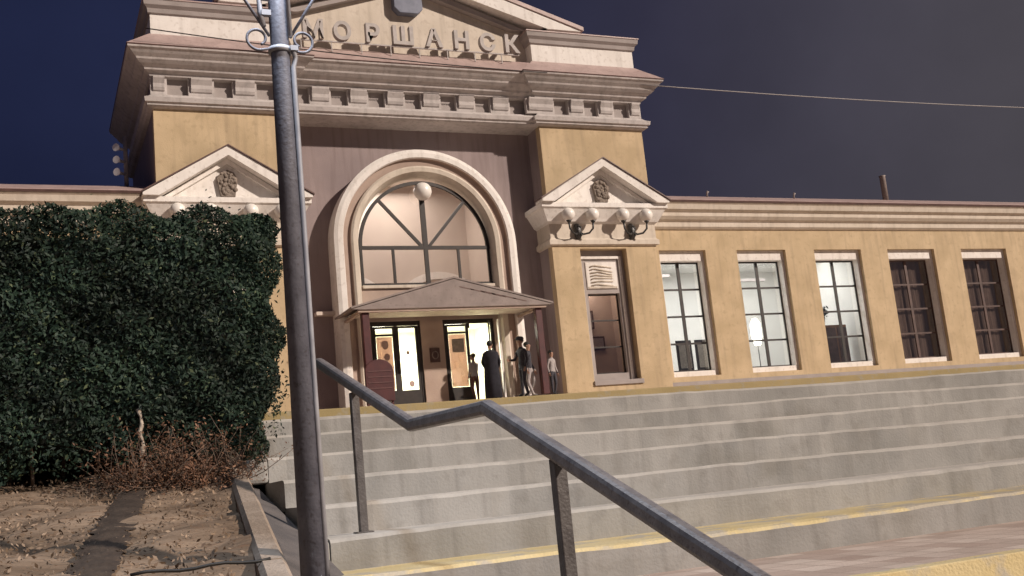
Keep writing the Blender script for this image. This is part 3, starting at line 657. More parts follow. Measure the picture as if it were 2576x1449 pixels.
# door wall
DZ = 4.97
dl = (8.96, 10.47); dr_ = (11.16, 12.78)
b = MB(); b.wall(8.80, 12.94, ZB, 6.02, 29.88, 30.10, [(dl[0], dl[1], ZB+.02, DZ), (dr_[0], dr_[1], ZB+.02, DZ)]); P_(b, 'entrance_wall', M['tan'])
b = MB(); b.box(CX-2.05, CX+2.05, 29.80, 29.879, 5.93, 6.02); P_(b, 'window_sill', M['cream'], .01)
def door(x0, x1, ajar):
    w = (x1-x0)/2
    b = MB(); b.box(x0, x0+.07, 29.93, 30.0, ZB, DZ); b.box(x1-.07, x1, 29.93, 30.0, ZB, DZ); b.box(x0+.07, x1-.07, 29.93, 30.0, DZ-.13, DZ); b.box(x0+w-.05, x0+w+.05, 29.94, 29.99, DZ-.26, DZ-.13)
    dr = P_(b, 'door', M['frame'])
    for i in (0, 1):
        a, c = x0+.07+i*(w-.07), x0+w+i*(w-.07)
        open_ = ajar and i == 1
        b = MB()
        def bx(x_0, x_1, z_0, z_1, y_0=29.95, y_1=29.99):
            if open_:   # swung outwards about its right edge
                vs = []
                for z in (z_0, z_1):
                    for y in (y_0, y_1):
                        for x_ in (x_0, x_1):
                            rx, ry = x_-c, y-29.97; t = math.radians(62); vs.append((c+rx*math.cos(t)-ry*math.sin(t), 29.97+rx*math.sin(t)*1+ry*math.cos(t), z))
                b.add(vs, [(0, 2, 3, 1), (4, 5, 7, 6), (0, 1, 5, 4), (2, 6, 7, 3), (0, 4, 6, 2), (1, 3, 7, 5)])
            else: b.box(x_0, x_1, y_0, y_1, z_0, z_1)
        bx(a, a+.09, ZB+.03, DZ-.14); bx(c-.09, c, ZB+.03, DZ-.14); bx(a+.09, c-.09, ZB+.03, ZB+.52); bx(a+.09, c-.09, DZ-.20, DZ-.14)
        if i == 0: bx(a+.09, c-.09, DZ-.42, DZ-.36)
        sub(b, 'door_leaf', M['frame'], dr)
        if not open_:
            b = MB(); b.box(a+.09, c-.09, 29.968, 29.972, ZB+.52, DZ-.2); sub(b, 'pane', M['glass'], dr)
            if i == 0:
                b = MB(); b.box(a+.11, c-.11, 29.976, 29.984, ZB+.54, DZ-.44); sub(b, 'poster', M['poster'], dr)
            b = MB(); hx = c-.05 if i == 0 else a+.05; b.tube([(hx, 29.95, ZB+1.0), (hx, 29.90, ZB+1.05), (hx, 29.90, ZB+1.35), (hx, 29.95, ZB+1.4)], .014, 8); sub(b, 'handle', M['iron'], dr)
    return dr
d1 = door(dl[0], dl[1], False); d2 = door(dr_[0], dr_[1], True)
M['dimpaper'] = mat('grey_notice', (.28, .25, .22), .8, (.36, .32, .28), 14); M['stickr'] = mat('faded_sticker', (.45, .32, .28), .8, (.55, .42, .36), 30)
b = MB(); b.box(11.42, 11.80, 29.955, 29.962, 4.0, 4.40); sub(b, 'notice', M['dimpaper'], d2)
for cx_, cz_, r_ in ((9.38, 4.30, .11), (9.42, 3.95, .09), (10.05, 4.05, .05), (10.1, 3.15, .08)):
    b = MB(); b.add([(cx_+r_*math.cos(2*PI*i/16), 29.962, cz_+r_*1.2*math.sin(2*PI*i/16)) for i in range(16)], [tuple(range(16))]); sub(b, 'sticker', M['stickr'], d1)
b = MB(); b.box(12.80, 12.86, 29.60, 29.72, ZB, 4.9); P_(b, 'door_post', M['white'], .01)
# bright vestibule
b = MB(); b.box(8.3, 13.4, 33.0, 33.1, ZB, 5.2); b.box(8.2, 8.3, 30.12, 33.1, ZB, 5.2); b.box(13.4, 13.5, 30.12, 33.1, ZB, 5.2); b.box(8.2, 13.5, 30.12, 33.1, 5.12, 5.2); b.box(8.2, 13.5, 30.0, 33.1, ZB-.05, ZB+.01)
vb = P_(b, 'vestibule', M['bright'])
b = MB(); b.box(8.8, 9.9, 30.9, 31.5, 5.08, 5.115); b.box(11.2, 12.4, 30.9, 31.5, 5.08, 5.115); sub(b, 'ceiling_panel', M['ceil'], vb)
area('vestibule_light', (10.85, 31.4, 5.05), 3.6, 260, (1, .97, .84), sy=1.2)
b = MB(); b.box(12.2, 12.7, 32.9, 32.99, 3.9, 4.5); b.box(9.2, 9.6, 32.9, 32.99, 3.4, 4.4); sub(b, 'notice', M['stickr'], vb)
# plaque between the doors
b = MB(); b.box(10.68, 10.98, 29.83, 29.878, 3.72, 4.14); o = b.build('wall_plaque', M['frameb'], bevel=.01); b = MB(); b.tube([(10.83+.09*math.cos(2*PI*i/12), 29.825, 3.93+.11*math.sin(2*PI*i/12)) for i in range(13)], .018, 6); sub(b, 'emblem', M['relief'], o)
tag(o, 'small dark square plaque on the wall between the two entrance doors', 'plaque')
# canopy
cf = 27.9; hwc = 2.98; zae, zap = 5.02, 5.80
b = MB()
for s_ in (-1, 1):
    xe = CX+s_*hwc
    b.add([(CX, cf, zap), (xe, cf, zae), (xe, 29.66, zae), (CX, 29.66, zap), (CX, cf, zap+.05), (xe, cf, zae+.05), (xe, 29.66, zae+.05), (CX, 29.66, zap+.05)],
          [(0, 1, 2, 3), (7, 6, 5, 4), (0, 4, 5, 1), (1, 5, 6, 2)])
cn = P_(b, 'canopy', M['ctin'])
b = MB(); b.prism([(CX-hwc+.02, zae-.015), (CX-hwc+.3, zae-.03), (CX+hwc-.3, zae-.03), (CX+hwc-.02, zae-.015), (CX, zap-.02)], cf+.02, cf+.06); sub(b, 'front_panel', M['ctin'], cn)
M['slot'] = mat('brown_slat', (.16, .10, .085), .7)  # dark brown for the thin bars on the canopy front
b = MB()
for i in range(2):
    for j in range(4):
        x_ = CX+.15+j*.32+i*.62; z = zap-.24-j*.075-i*.13
        b.bar((x_, cf+.017, z), (x_+.42, cf+.017, z-.10), .008, .022, upv=(0, 0, 1))
sub(b, 'slat', M['slot'], cn)
b = MB()
b.box(CX-hwc+.2, CX+hwc-.2, cf+.07, cf+.17, zae-.10, zae-.031)
for s_ in (-1, 1): b.box(CX+s_*(hwc-.32)-.05, CX+s_*(hwc-.32)+.05, cf+.172, 29.66, zae-.10, zae-.035)
sub(b, 'beam', M['tan'], cn)
b = MB(); b.add([(CX-hwc+.3, cf+.18, zae+.02), (CX+hwc-.3, cf+.18, zae+.02), (CX+hwc-.3, 29.66, zae+.02), (CX-hwc+.3, 29.66, zae+.02)], [(0, 1, 2, 3)]); sub(b, 'soffit', M['cream'], cn)
for s_ in (-1, 1):
    b = MB(); xc = CX+s_*(hwc-.42)
    b.box(xc-.10, xc+.10, 28.05, 28.25, ZB, zae-.10) ; sub(b, 'column', M['red'], cn, .015)
# red round-topped board
rb = empty('notice_board', (8.42, 27.6, ZB-.1)); tag(rb, 'dark red round-topped board standing by the left entrance column', 'board')
b = MB(); pts = [(-.38, 0), (.38, 0), (.38, .80)]+[(.38*math.cos(PI*i/14), .80+.30*math.sin(PI*i/14)) for i in range(1, 14)]+[(-.38, .80)]
b.prism([(8.42+p[0], ZB+.04+p[1]) for p in pts], 27.55, 27.61); rel(b.build('panel', M['red'], bevel=.01), rb)
for i in range(4):
    b = MB(); b.box(8.10, 8.74, 27.538, 27.549, ZB+.36+i*.15, ZB+.39+i*.15); rel(b.build('stripe', M['redstripe']), rb)
for s_ in (-1, 1):
    b = MB(); b.box(8.42+s_*.33-.025, 8.42+s_*.33+.025, 27.62, 27.67, ZB-.3, ZB+.8); rel(b.build('leg', M['red']), rb)

# --- entablature all round the front block
E1 = .15
path = [(PL[0], 36), (PL[0], F), (PL[1], F), (PL[1], F+E1), (PR[0], F+E1), (PR[0], F), (PR[1], F), (PR[1], 36)]
b = MB(); b.sweep(path, [(-.9, 10.94), (0, 10.94), (.10, 10.96), (.16, 11.0), (.16, 11.05), (.22, 11.08), (.24, 11.20), (.12, 11.26), (.05, 11.33), (.0, 11.36), (-.9, 11.36)]); P_(b, 'architrave', M['ent'])
b = MB(); b.sweep(path, [(-.9, 11.36), (-.16, 11.36), (-.16, 12.0), (-.9, 12.0)]); P_(b, 'frieze', M['greyw'])
b = MB(); b.sweep(path, [(-.9, 11.86), (.06, 11.86), (.08, 11.93), (.20, 11.99), (.22, 12.05), (.33, 12.12), (.42, 12.20), (.44, 12.25), (.53, 12.33), (.60, 12.41), (.65, 12.44), (.66, 12.485), (-.9, 12.50)]); cor = P_(b, 'cornice', M['ent'])
b = MB(); b.sweep(path, [(.66, 12.485), (.68, 12.52), (.02, 13.10), (-.3, 13.12), (-.3, 12.51)], [1, 0, 0, 0, 0]); P_(b, 'cornice_flashing', [M['tin'], M['tindark']])
def modillion(b, x_, yw, w=.44):
    b.box(x_-w/2-.05, x_+w/2+.05, yw, yw+.158, 11.362, 11.858); b.prismx([(yw-.001, 11.45), (yw-.04, 11.47), (yw-.07, 11.55), (yw-.06, 11.66), (yw-.10, 11.74), (yw-.13, 11.80), (yw-.13, 11.855), (yw-.001, 11.855)], x_-w/2+.02, x_+w/2-.02)
gaps = [3.95, 5.15, 6.32, 7.35, 8.49, 9.62, 10.75, 11.89, 13.02, 14.18, 15.65, 16.72, 17.80]
edges = [3.25]+gaps+[18.5]
for i in range(len(gaps)-1):
    x_ = (gaps[i]+gaps[i+1])/2; w = gaps[i+1]-gaps[i]-.60; b = MB(); yw = F if (x_ < PL[1] or x_ > PR[0]) else F+E1
    modillion(b, x_, yw, max(.3, w)); P_(b, 'modillion', M['ent'])
for x_, w in ((3.42, .34), (18.33, .34)):
    b = MB(); modillion(b, x_, F, w); P_(b, 'modillion', M['ent'])
# attic blocks above the towers
for (a, c) in (PL, PR):
    b = MB(); b.box(a+.02, c+.02, F+.03, 35.9, 13.05, 13.78); ab = P_(b, 'attic_block', M['white'])
    pth = [(a+.02, 35.9), (a+.02, F+.03), (c+.02, F+.03), (c+.02, 35.9)]
    b = MB(); b.sweep(pth, [(0, 13.70), (.06, 13.72), (.08, 13.84), (.16, 13.92), (.18, 14.06), (-.4, 14.08), (-.4, 13.70)]); sub(b, 'attic_cap', M['greyw'], ab)
    b = MB(); b.sweep(pth, [(.20, 14.062), (.20, 14.10), (-2.5, 14.30), (-2.5, 14.09)]); sub(b, 'attic_roof', M['tin'], ab)
# gable between them
gy = F+.45; ga = 16.05; ge = 14.20; ghw = 5.75
b = MB(); b.prism([(PL[1]+.02, 13.0), (PR[0]+.02, 13.0), (PR[0]+.02, ge-.05), (CX+4.6, ge+.25), (CX, ga-.25), (CX-4.6, ge+.25), (PL[1]+.02, ge-.05)], gy, gy+.3); gb = P_(b, 'gable', M['cream'])
for s_ in (-1, 1):
    b = MB(); b.prism([(CX+s_*ghw, ge), (CX+s_*(ghw-1.35), ge), (CX+s_*(ghw-1.2), ge-.0), (CX, ga-.50), (CX, ga)], F-.10, gy-.003)
    sub(b, 'raking_cornice', M['white'], gb)
    b = MB(); b.prism([(CX+s_*(ghw-1.8), ge+.02), (CX+s_*(ghw-2.3), ge+.02), (CX, ga-.72), (CX, ga-.51)], F+.22, gy-.002); sub(b, 'inner_moulding', M['greyw'], gb)
    b = MB(); b.prism([(CX+s_*(ghw+.1), ge+.03), (CX, ga+.03), (CX, ga+.16), (CX+s_*(ghw+.1), ge+.16)], F-.12, 36); sub(b, 'roof_slope', M['tin'], gb)
b = MB(); b.prism([(10.87-.45, 15.5), (10.87+.45, 15.5), (10.87+.47, 14.62), (10.87+.30, 14.46), (10.87-.28, 14.46), (10.87-.45, 14.64)], gy-.28, gy-.001); sub(b, 'emblem_shield', M['blue'], gb, .02)
# sign letters, standing free on the cornice
M['letter'] = mat('grey_sign_letters', (.40, .37, .35), .6, (.50, .46, .44), 6)
def letter(ch, x_, z0, hgt):
    cu = bpy.data.curves.new('t', 'FONT'); cu.body = ch; cu.size = 1; cu.extrude = .09; cu.offset = .03; cu.resolution_u = 4
    o = bpy.data.objects.new('t', cu); COL.objects.link(o); bpy.context.view_layer.update()
    dg = bpy.context.evaluated_depsgraph_get(); me = bpy.data.meshes.new_from_object(o.evaluated_get(dg)); bpy.data.objects.remove(o)
    co = np.empty(len(me.vertices)*3); me.vertices.foreach_get('co', co); co = co.reshape(-1, 3)
    mn, mx = co.min(0), co.max(0); s_ = hgt/(mx[1]-mn[1]); wd = (mx[0]-mn[0])*s_
    new = np.stack([x_+(co[:, 0]-(mn[0]+mx[0])/2)*s_, F-.12+co[:, 2]*1.0, z0+(co[:, 1]-mn[1])*s_], 1)
    me.vertices.foreach_set('co', new.ravel()); me.materials.clear(); me.materials.append(M['letter'])
    me.name = 'sign_letter'; q = bpy.data.objects.new('sign_letter', me); COL.objects.link(q); rel(q, sb); return wd
xs_ = [7.88, 8.75, 9.68, 10.62, 11.60, 12.50, 13.36, 14.20]
for i, ch in enumerate('МОРШАНСК'):
    letter(ch, xs_[i]-.12, 13.25, .60)
b = MB(); b.box(7.2, 14.3, F-.14, F-.09, 13.19, 13.23)
for x_ in np.arange(7.4, 14.4, .9): b.box(x_-.015, x_+.015, F-.13, F-.10, 12.9, 13.19)
P_(b, 'letter_rack', M['letter'])

# --- side wings
WY = 30.0
def wing(x0, x1, wins):
    holes = [(a, c, 2.88, 7.05) for a, c, _ in wins]
    b = MB(); b.wall(x0, x1, ZB, 8.0, WY, WY+.14, holes); P_(b, 'wing_wall', M['yellow'])
    b = MB(); b.sweep([(x0, WY), (x1, WY)], [(-.1, 7.74), (0, 7.74), (.06, 7.76), (.12, 7.82), (.12, 7.98), (.22, 8.04), (.30, 8.14), (.30, 8.26), (.42, 8.34), (.46, 8.50), (.50, 8.54), (.50, 8.62), (-.1, 8.64)]); P_(b, 'wing_cornice', M['cream'])
    b = MB(); b.sweep([(x0, WY), (x1, WY)], [(.53, 8.56), (.55, 8.62), (.50, 8.66), (-.55, 9.06), (-.62, 9.07), (-.62, 8.70), (.40, 8.63)], [1, 0, 0, 0, 0, 0, 1]); P_(b, 'wing_eave', [M['tin'], M['tindark']])
    b = MB(); b.box(x0, x1, WY+.62, 38, 8.64, 9.02); P_(b, 'wing_roof', M['tindark'])
    b = MB(); b.box(x0, x1, WY-.05, WY-.002, ZB-.05, ZB+.26); P_(b, 'plinth', M['greyw'])
    for a, c, kind in wins:
        b = MB(); i0, i1 = a+.10, c-.10; top = 6.72
        b.wall(a-.02, c+.02, 2.86, 7.07, WY+.142, WY+.5, [(i0, i1, 3.06, top)])
        w = P_(b, 'window', M['white'])
        b = MB(); b.box(i0, i1, WY+.15, WY+.36, 2.95, 3.055); sub(b, 'sill', M['cream'], w, .01)
        b = MB(); y0, y1 = WY+.40, WY+.45; mxx = (i0+i1)/2; t_ = .045
        b.box(i0+.002, i0+t_, y0, y1, 3.06, top); b.box(i1-t_, i1-.002, y0, y1, 3.06, top); b.box(mxx-.055, mxx+.055, y0, y1, 3.06, top)
        for k in range(5):
            z = 3.06+(top-3.06-.05)*k/4; b.box(i0+t_, mxx-.055, y0+.003, y1-.003, z, z+.062); b.box(mxx+.055, i1-t_, y0+.003, y1-.003, z, z+.062)
        sub(b, 'sash', M['frame'] if kind else M['frameb'], w)
        b = MB(); b.box(i0+.003, i1-.003, y0+.022, y0+.026, 3.07, top-.01); sub(b, 'pane', M['glass'] if kind else M['glassd'], w)
        if not kind:
            b = MB(); n_ = 24; vs = [(i0-.1+(i1-i0+.2)*i/n_, WY+.58+.025*math.sin(i*1.9), z) for z in (2.9, top+.1) for i in range(n_+1)]
            b.add(vs, [(i, i+1, n_+2+i, n_+1+i) for i in range(n_)]); sub(b, 'curtain', M['curtain'], w)
wing(18.52, 46, [(18.9, 20.70, 1), (21.95, 23.97, 1), (25.2, 27.28, 1), (28.5, 30.72, 0), (32.05, 34.35, 0), (35.9, 38.2, 0), (39.8, 42, 0)])
wing(-14, 3.23, [(-1.2, .9, 0), (-4.6, -2.5, 0), (-8, -5.9, 0)])
# waiting room behind the three lit windows
b = MB(); b.box(18.6, 28.0, 35.4, 35.5, ZB, 7.4); b.box(18.5, 18.6, 30.52, 35.5, ZB, 7.4); b.box(27.9, 28.0, 30.52, 35.4, ZB, 7.4); b.box(18.5, 28, 30.52, 35.5, 7.4, 7.5); b.box(18.5, 28, 30.52, 35.5, ZB-.05, ZB)
for a, c in ((18.5, 19.0), (20.6, 22.05), (23.87, 25.3), (27.18, 28)): b.box(a, c, 30.51, 30.54, ZB, 7.4)
b.box(18.5, 28, 30.51, 30.53, 6.72, 7.4); b.box(18.5, 28, 30.51, 30.53, ZB, 3.06)
wr = P_(b, 'waiting_room', M['inwall'])
M['lampin'] = mat('ceiling_tube', (.9, .9, .9), .5, emit=(1, .96, .88), estr=5)
b = MB()
for x_ in (20.5, 24.2, 26.8): b.box(x_, x_+1.2, 32.6, 32.75, 7.3, 7.38)
sub(b, 'ceiling_lamp', M['lampin'], wr)
b = MB(); b.box(19.9, 21.5, 33.6, 33.7, 6.9, 7.0); b.box(24.0, 25.4, 33.2, 33.3, 6.6, 6.7); sub(b, 'ceiling_beam', M['greyw'], wr)
area('waiting_light', (23.2, 32.9, 7.25), 8, 235, (.98, .985, .97), sy=2)
# furniture seen through the windows
b = MB(); b.box(26.0, 27.5, 31.6, 32.0, ZB, 4.6); o = b.build('wooden_cabinet', M['wood'], bevel=.02); tag(o, 'brown wooden cabinet with pots on top behind third lit window', 'cabinet')
b = MB()
for q in range(3): b.box(26.06+q*.49, 26.48+q*.49, 31.585, 31.599, ZB+.12, 4.5)
sub(b, 'cabinet_door', M['frameb'], o, .008)
b = MB(); b.tube([(26.55, 31.8, 4.6), (26.55, 31.8, 4.65), (26.55, 31.8, 4.95)], [.10, .12, .17], 14); o = b.build('flower_pot', M['greyw']); tag(o, 'grey flower pot on top of the wooden cabinet behind the window', 'pot')
o2 = leaf_mesh('plant_leaves', np.array([26.55, 31.8, 5.12])+rng.normal(size=(260, 3))*.12, rng.normal(size=(260, 3)), .07, M['leaf'], o); 
for i, x_ in enumerate((20.0, 20.75)):
    b = MB(); b.box(x_, x_+.62, 31.4, 31.45, 3.15, 4.25); o = b.build('information_board', M['frame'], bevel=.03)
    b2 = MB(); b2.box(x_+.09, x_+.53, 31.385, 31.398, 3.3, 4.15); sub(b2, 'sheet', M['dimpaper'], o)
    b2 = MB(); b2.box(x_+.1, x_+.14, 31.46, 31.5, ZB, 3.2); b2.box(x_+.48, x_+.52, 31.46, 31.5, ZB, 3.2); sub(b2, 'stand_leg', M['frame'], o)
    tag(o, ('left' if i == 0 else 'right')+' one of two grey framed boards low behind first lit wing window', 'board', 'framed boards in the waiting room')
M['lglow'] = mat('glowing_shade', (.9, .9, .8), .5, emit=(1, .95, .78), estr=6)
b = MB(); b.tube([(23.55, 31.7, ZB), (23.55, 31.7, ZB+.04)], .16, 16); b.tube([(23.55, 31.7, ZB), (23.55, 31.7, 4.0)], .015, 8); o = b.build('floor_lamp', M['frame'])
b = MB(); b.tube([(23.55, 31.7, 4.0), (23.55, 31.7, 4.3), (23.55, 31.7, 4.75), (23.55, 31.7, 4.95)], [.10, .18, .18, .08], 18); sub(b, 'lamp_shade', M['lglow'], o); tag(o, 'glowing lamp with tall white shade behind second lit wing window', 'lamp')
b = MB(); b.box(24.0, 25.0, 31.6, 32.2, ZB+.72, ZB+.76)
o = b.build('table', M['wood'], bevel=.01)
for x_ in (24.04, 24.92):
    for y in (31.63, 32.13): b = MB(); b.box(x_, x_+.05, y, y+.05, ZB, ZB+.72); sub(b, 'leg', M['wood'], o)
tag(o, 'brown table low behind the second lit wing window', 'table')
# roof fittings
for x_ in (21.0, 24.6): 
    b = MB(); b.tube([(x_, WY-.1, 8.86), (x_, WY-.1, 8.98), (x_+.03, WY-.13, 9.05)], [.035, .03, .05], 8); P_(b, 'roof_hook', M['greyw'])
b = MB(); b.tube([(29.4, 30.6, 8.9), (29.4, 30.6, 9.95), (29.4, 30.6, 10.0)], [.11, .11, .13], 14); P_(b, 'vent_pipe', M['ctin'])

# --- twin-globe wall lamps
def wall_lamp(x_, label):
    r_ = empty('wall_lamp', (x_, F-.03, 7.42)); tag(r_, label, 'wall lamp', 'twin globe wall lamps under the pediments')
    b = MB(); b.tube([(x_, F-.04, 7.28), (x_, F-.10, 7.34), (x_, F-.12, 7.55), (x_, F-.06, 7.72), (x_, F-.04, 7.76)], [.05, .10, .13, .10, .05], 12)
    for i in range(5): b.ball((x_+.06*math.cos(i*2), F-.20, 7.40+.07*i), .05, 8, 6)
    rel(b.build('bracket', M['iron']), r_)
    for s_ in (-1, 1):
        b = MB(); pts = [(x_, F-.15, 7.50), (x_+s_*.12, F-.24, 7.40), (x_+s_*.28, F-.33, 7.42), (x_+s_*.40, F-.38, 7.55), (x_+s_*.42, F-.40, 7.76)]
        b.tube(pts, [.035, .03, .03, .03, .035], 10); b.tube([(x_+s_*.42, F-.40, 7.74), (x_+s_*.42, F-.40, 7.80)], [.05, .09], 14); rel(b.build('arm', M['iron']), r_)
        b = MB(); b.ball((x_+s_*.42, F-.40, 7.99), .205, 24, 14); rel(b.build('globe', M['globe']), r_)
for nm, (a, c) in (('left', PL), ('right', PR)):
    for s_, w in ((-1, 'left'), (1, 'right')):
        wall_lamp((a+c)/2+s_*.96+.0, 'unlit double white globe lamp on black iron bracket, %s one under the %s pediment' % (w, nm))

# --- mast with small horns on the left wing roof
ms = empty('loudspeaker_mast', (2.55, 30.9, 9.0)); tag(ms, 'thin mast with small white horn speakers on the dark left wing roof', 'mast')
b = MB(); b.tube([(2.62, 30.9, 9.0), (2.62, 30.9, 10.6)], .06, 10); rel(b.build('pole', M['greyw']), ms)
M['horn'] = mat('white_enamel', (.75, .75, .78), .3, (.6, .6, .64), 5)
for z in (10.15, 9.8, 9.45):
    b = MB(); b.tube([(2.60, 30.75, z), (2.42, 30.6, z), (2.34, 30.5, z)], [.03, .05, .11], 12); rel(b.build('horn', M['horn']), ms)

# --- cables
def cable(name, a, c, sag, r_, m, label):
    a, c = Vector(a), Vector(c); b = MB(); pts = [a.lerp(c, i/24)-Vector((0, 0, sag*4*(i/24)*(1-i/24))) for i in range(25)]
    b.tube(pts, r_, 6); return tag(b.build(name, m), label, 'cable')
M['cabd'] = mat('dark_cable', (.02, .016, .016), .6); M['cabl'] = mat('pale_cable', (.34, .32, .32), .5)
cable('overhead_cable', (3.05, 28.6, 12.85), (14.9, 28.75, 12.42), .12, .016, M['cabd'], 'thin black cable slung along the cornice below the sign letters')
cable('overhead_cable', (17.95, 29.0, 12.35), (60, 27.0, 13.0), .55, .016, M['cabl'], 'pale thin cable crossing the night sky above right wing')

# ================================================================ people
def person(root_xyz, rz, hgt, jacket, trousers, hairc, pose='stand', label='', hat=False, coat=False, slim=1.0, group=None):
    r_ = empty('person', root_xyz, rz); tag(r_, label, 'person', group)
    V = []; E = []; R = []
    def v(x_, y, z, r__): V.append((x_, y, z)); R.append(r__*slim); return len(V)-1
    def ch(*ids):
        for i in range(len(ids)-1): E.append((ids[i], ids[i+1]))
    st_ = .10 if pose == 'walk' else .03
    pel = v(0, 0, .95, .135); wa = v(0, .0, 1.12, .125); chs = v(0, -.01, 1.30, .150); nk0 = v(0, 0, 1.45, .075); nk = v(0, -.01, 1.52, .052)
    hd1 = v(0, -.025, 1.585, .072); hd2 = v(0, -.02, 1.66, .085); hd3 = v(0, -.01, 1.73, .062)
    ch(pel, wa, chs, nk0, nk, hd1, hd2, hd3)
    nose = v(0, -.115, 1.635, .013); ch(hd2, nose)
    for s_ in (-1, 1):
        f = s_*st_
        hip = v(s_*.09, 0, .90, .095); kn = v(s_*.10, -f-.03, .50, .062); ank = v(s_*.10, f*.9+.02, .10, .042); toe = v(s_*.115, f*.9-.13, .045, .038); ch(pel, hip, kn, ank, toe)
        sh = v(s_*.175, 0, 1.40, .068)
        if pose == 'hold' and s_ == -1: el = v(s_*.24, -.10, 1.14, .046); wr_ = v(s_*.14, -.32, 1.12, .032); hn = v(s_*.12, -.39, 1.12, .028)
        elif pose == 'pocket': el = v(s_*.27, .04, 1.13, .046); wr_ = v(s_*.20, -.07, .96, .034); hn = v(s_*.18, -.12, .93, .028)
        else: el = v(s_*.235, .03-f*.6, 1.13, .046); wr_ = v(s_*.245, -.05-f, .89, .031); hn = v(s_*.245, -.07-f, .82, .026)
        ch(chs, sh, el, wr_, hn)
    me = bpy.data.meshes.new('body'); me.from_pydata(V, E, [])
    o = bpy.data.objects.new('tmp', me); COL.objects.link(o)
    md = o.modifiers.new('s', 'SKIN'); md.use_smooth_shade = True
    for i, sv in enumerate(me.skin_vertices[0].data): sv.radius = (R[i], R[i]*(.78 if i in (0, 1, 2) else 1)); sv.use_root = (i == 0)
    o.modifiers.new('d', 'SUBSURF').levels = 2; o.modifiers['d'].render_levels = 2
    bpy.context.view_layer.update(); dg = bpy.context.evaluated_depsgraph_get(); bm_ = bpy.data.meshes.new_from_object(o.evaluated_get(dg)); bpy.data.objects.remove(o)
    mats_ = [jacket, trousers, M['skin'], M['shoe']]
    vs = [tuple(p.co) for p in bm_.vertices]; fs = [list(p.vertices) for p in bm_.polygons]; mi = []
    hands = []
    for p in bm_.polygons:
        c_ = p.center
        hd = min(((c_-Vector(V[i])).length for i in range(len(V)) if abs(R[i]-.028*slim) < .0005 or abs(R[i]-.026*slim) < .0005), default=9)
        mi.append(2 if (c_.z > 1.50 or hd < .065) else (0 if c_.z > .93 else (3 if c_.z < .085 else 1)))
    b = MB(); b.v = vs; b.f = fs; b.m = mi; b.sm = [True]*len(fs)
    for i in range(len(V)):      # five fingers on each hand
        if abs(R[i]-.028*slim) < .0005 or abs(R[i]-.026*slim) < .0005:
            hp = Vector(V[i]); wp = Vector(V[i-1]); dd = (hp-wp).normalized(); sd2 = Vector((0, 1, 0)).cross(dd); sd2 = sd2.normalized() if sd2.length > .1 else Vector((1, 0, 0)); sd2 = dd.cross(sd2) if abs(dd.z) > .7 else sd2
            for q, ln in enumerate((.062, .072, .076, .068)):
                o_ = hp+dd*.01+sd2*(-.024+.016*q); b.tube([o_, o_+dd*ln*.5, o_+dd*ln*.9+Vector((0, -.012, 0))], [.009, .008, .006], 6, 2)
            b.tube([wp+dd*.03+sd2*.02, wp+dd*.055+sd2*.045+Vector((0, -.01, 0)), wp+dd*.085+sd2*.05+Vector((0, -.02, 0))], [.011, .010, .008], 6, 2)
    for s_ in (-1, 1): b.ball((s_*.085, 0, 1.645), .022, 8, 6, 2, (.5, .8, 1.3)); b.ball((s_*.03, -.098, 1.665), .009, 6, 5, 3)
    b.ball((0, -.10, 1.60), .016, 8, 5, 3, (1.4, .5, .25))
    k_ = hgt/1.80
    r_.scale = (k_, k_, k_)
    bo = b.build('body', mats_, r_); bpy.data.meshes.remove(bm_)
    b = MB(); b.ball((0, .012, 1.70), .098, 18, 10, 0, (.92, 1.05, .95)); cap_ = [i for i in range(len(b.v))]
    b.v = [(x_, y if not (z < 1.68 and y < -.02) else y*.3+.02, z) for x_, y, z in b.v]
    b.build('hair', hairc, r_)
    if hat:
        b = MB(); b.tube([(0, -.01, 1.715), (0, -.01, 1.76), (0, 0, 1.80), (0, 0, 1.815)], [.112, .125, .10, .03], 18); b.box(-.07, .07, -.19, -.09, 1.712, 1.724); b.build('cap', trousers, r_, bevel=0)
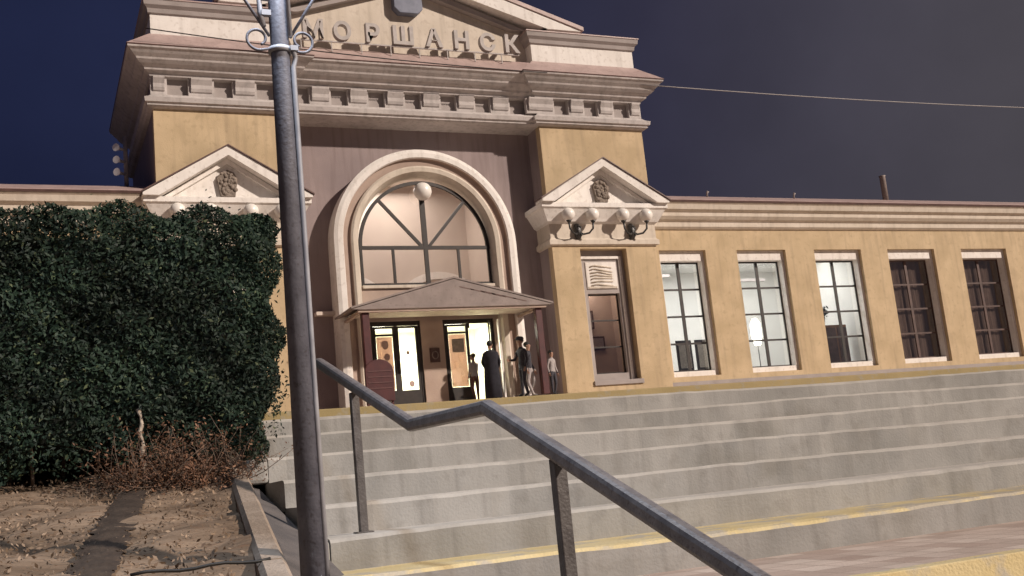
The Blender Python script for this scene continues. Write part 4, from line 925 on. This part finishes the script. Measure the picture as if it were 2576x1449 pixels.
    if coat:
        b = MB(); pr_ = [(.10, 1.49), (.17, 1.46), (.235, 1.40), (.25, 1.25), (.205, 1.08), (.225, .85), (.245, .55), (.255, .05), (.24, .04)]; n_ = 28
        for rr, z in pr_:
            for i in range(n_): a = 2*PI*i/n_; w = 1+.05*math.sin(a*5)*(1.5-z); b.v.append((rr*math.cos(a)*w*1.02, rr*math.sin(a)*.72*w+.01, z))
        for j in range(len(pr_)-1):
            for i in range(n_): b.f.append([j*n_+i, j*n_+(i+1) % n_, (j+1)*n_+(i+1) % n_, (j+1)*n_+i]); b.m.append(0); b.sm.append(True)
        b.build('coat', jacket, r_)
    return r_
M['skin'] = mat('skin', (.42, .25, .18), .6); M['shoe'] = mat('shoe', (.015, .013, .013), .5)
cdk = mat('navy_black_cloth', (.014, .014, .022), .9, (.024, .024, .034), 12); cgr = mat('dark_cloth', (.035, .035, .045), .9, (.07, .07, .085), 22)
clg = mat('pale_grey_cloth', (.34, .31, .31), .9, (.42, .39, .38), 12); cbr = mat('reddish_cloth', (.13, .06, .05), .9, (.18, .09, .07), 20); cpk = mat('pinkish_cloth', (.42, .22, .17), .9, (.5, .3, .24), 12); hbk = mat('black_hair', (.012, .010, .010), .6); hbr = mat('brown_hair', (.05, .03, .02), .6)
person((12.12, 28.8, ZB), math.radians(150), 1.70, cdk, cdk, hbk, 'pocket', 'person in long navy black coat seen from behind at the right entrance door', coat=True)
person((11.78, 29.3, ZB), math.radians(200), 1.42, clg, cbr, hbr, 'hold', 'small person in pale top and reddish trousers beside the long black coat')
p2_ = person((13.07, 28.75, ZB), math.radians(-80), 1.75, cgr, cgr, hbk, 'hold', 'person in black cap and dark clothes standing left of the right canopy column', hat=True)
b = MB(); b.box(-.19, -.17, -.13, -.04, 1.22, 1.30); b.v = [(x_, y-.02, z) for x_, y, z in b.v]; b.build('chest_badge', M['paper'], p2_)
person((13.48, 29.2, ZB), math.radians(60), 1.68, cgr, clg, hbk, 'walk', 'person in pale grey trousers stepping behind the right canopy column')
person((14.05, 28.85, ZB), math.radians(30), 1.35, clg, cgr, hbk, 'stand', 'smaller person in pale top right of the right canopy column')

# lift the whole place so that the lower ground lies at z = 0
for o in list(SC.objects):
    if o.parent is None and o is not cam and o is not sun: o.location.z += EYE
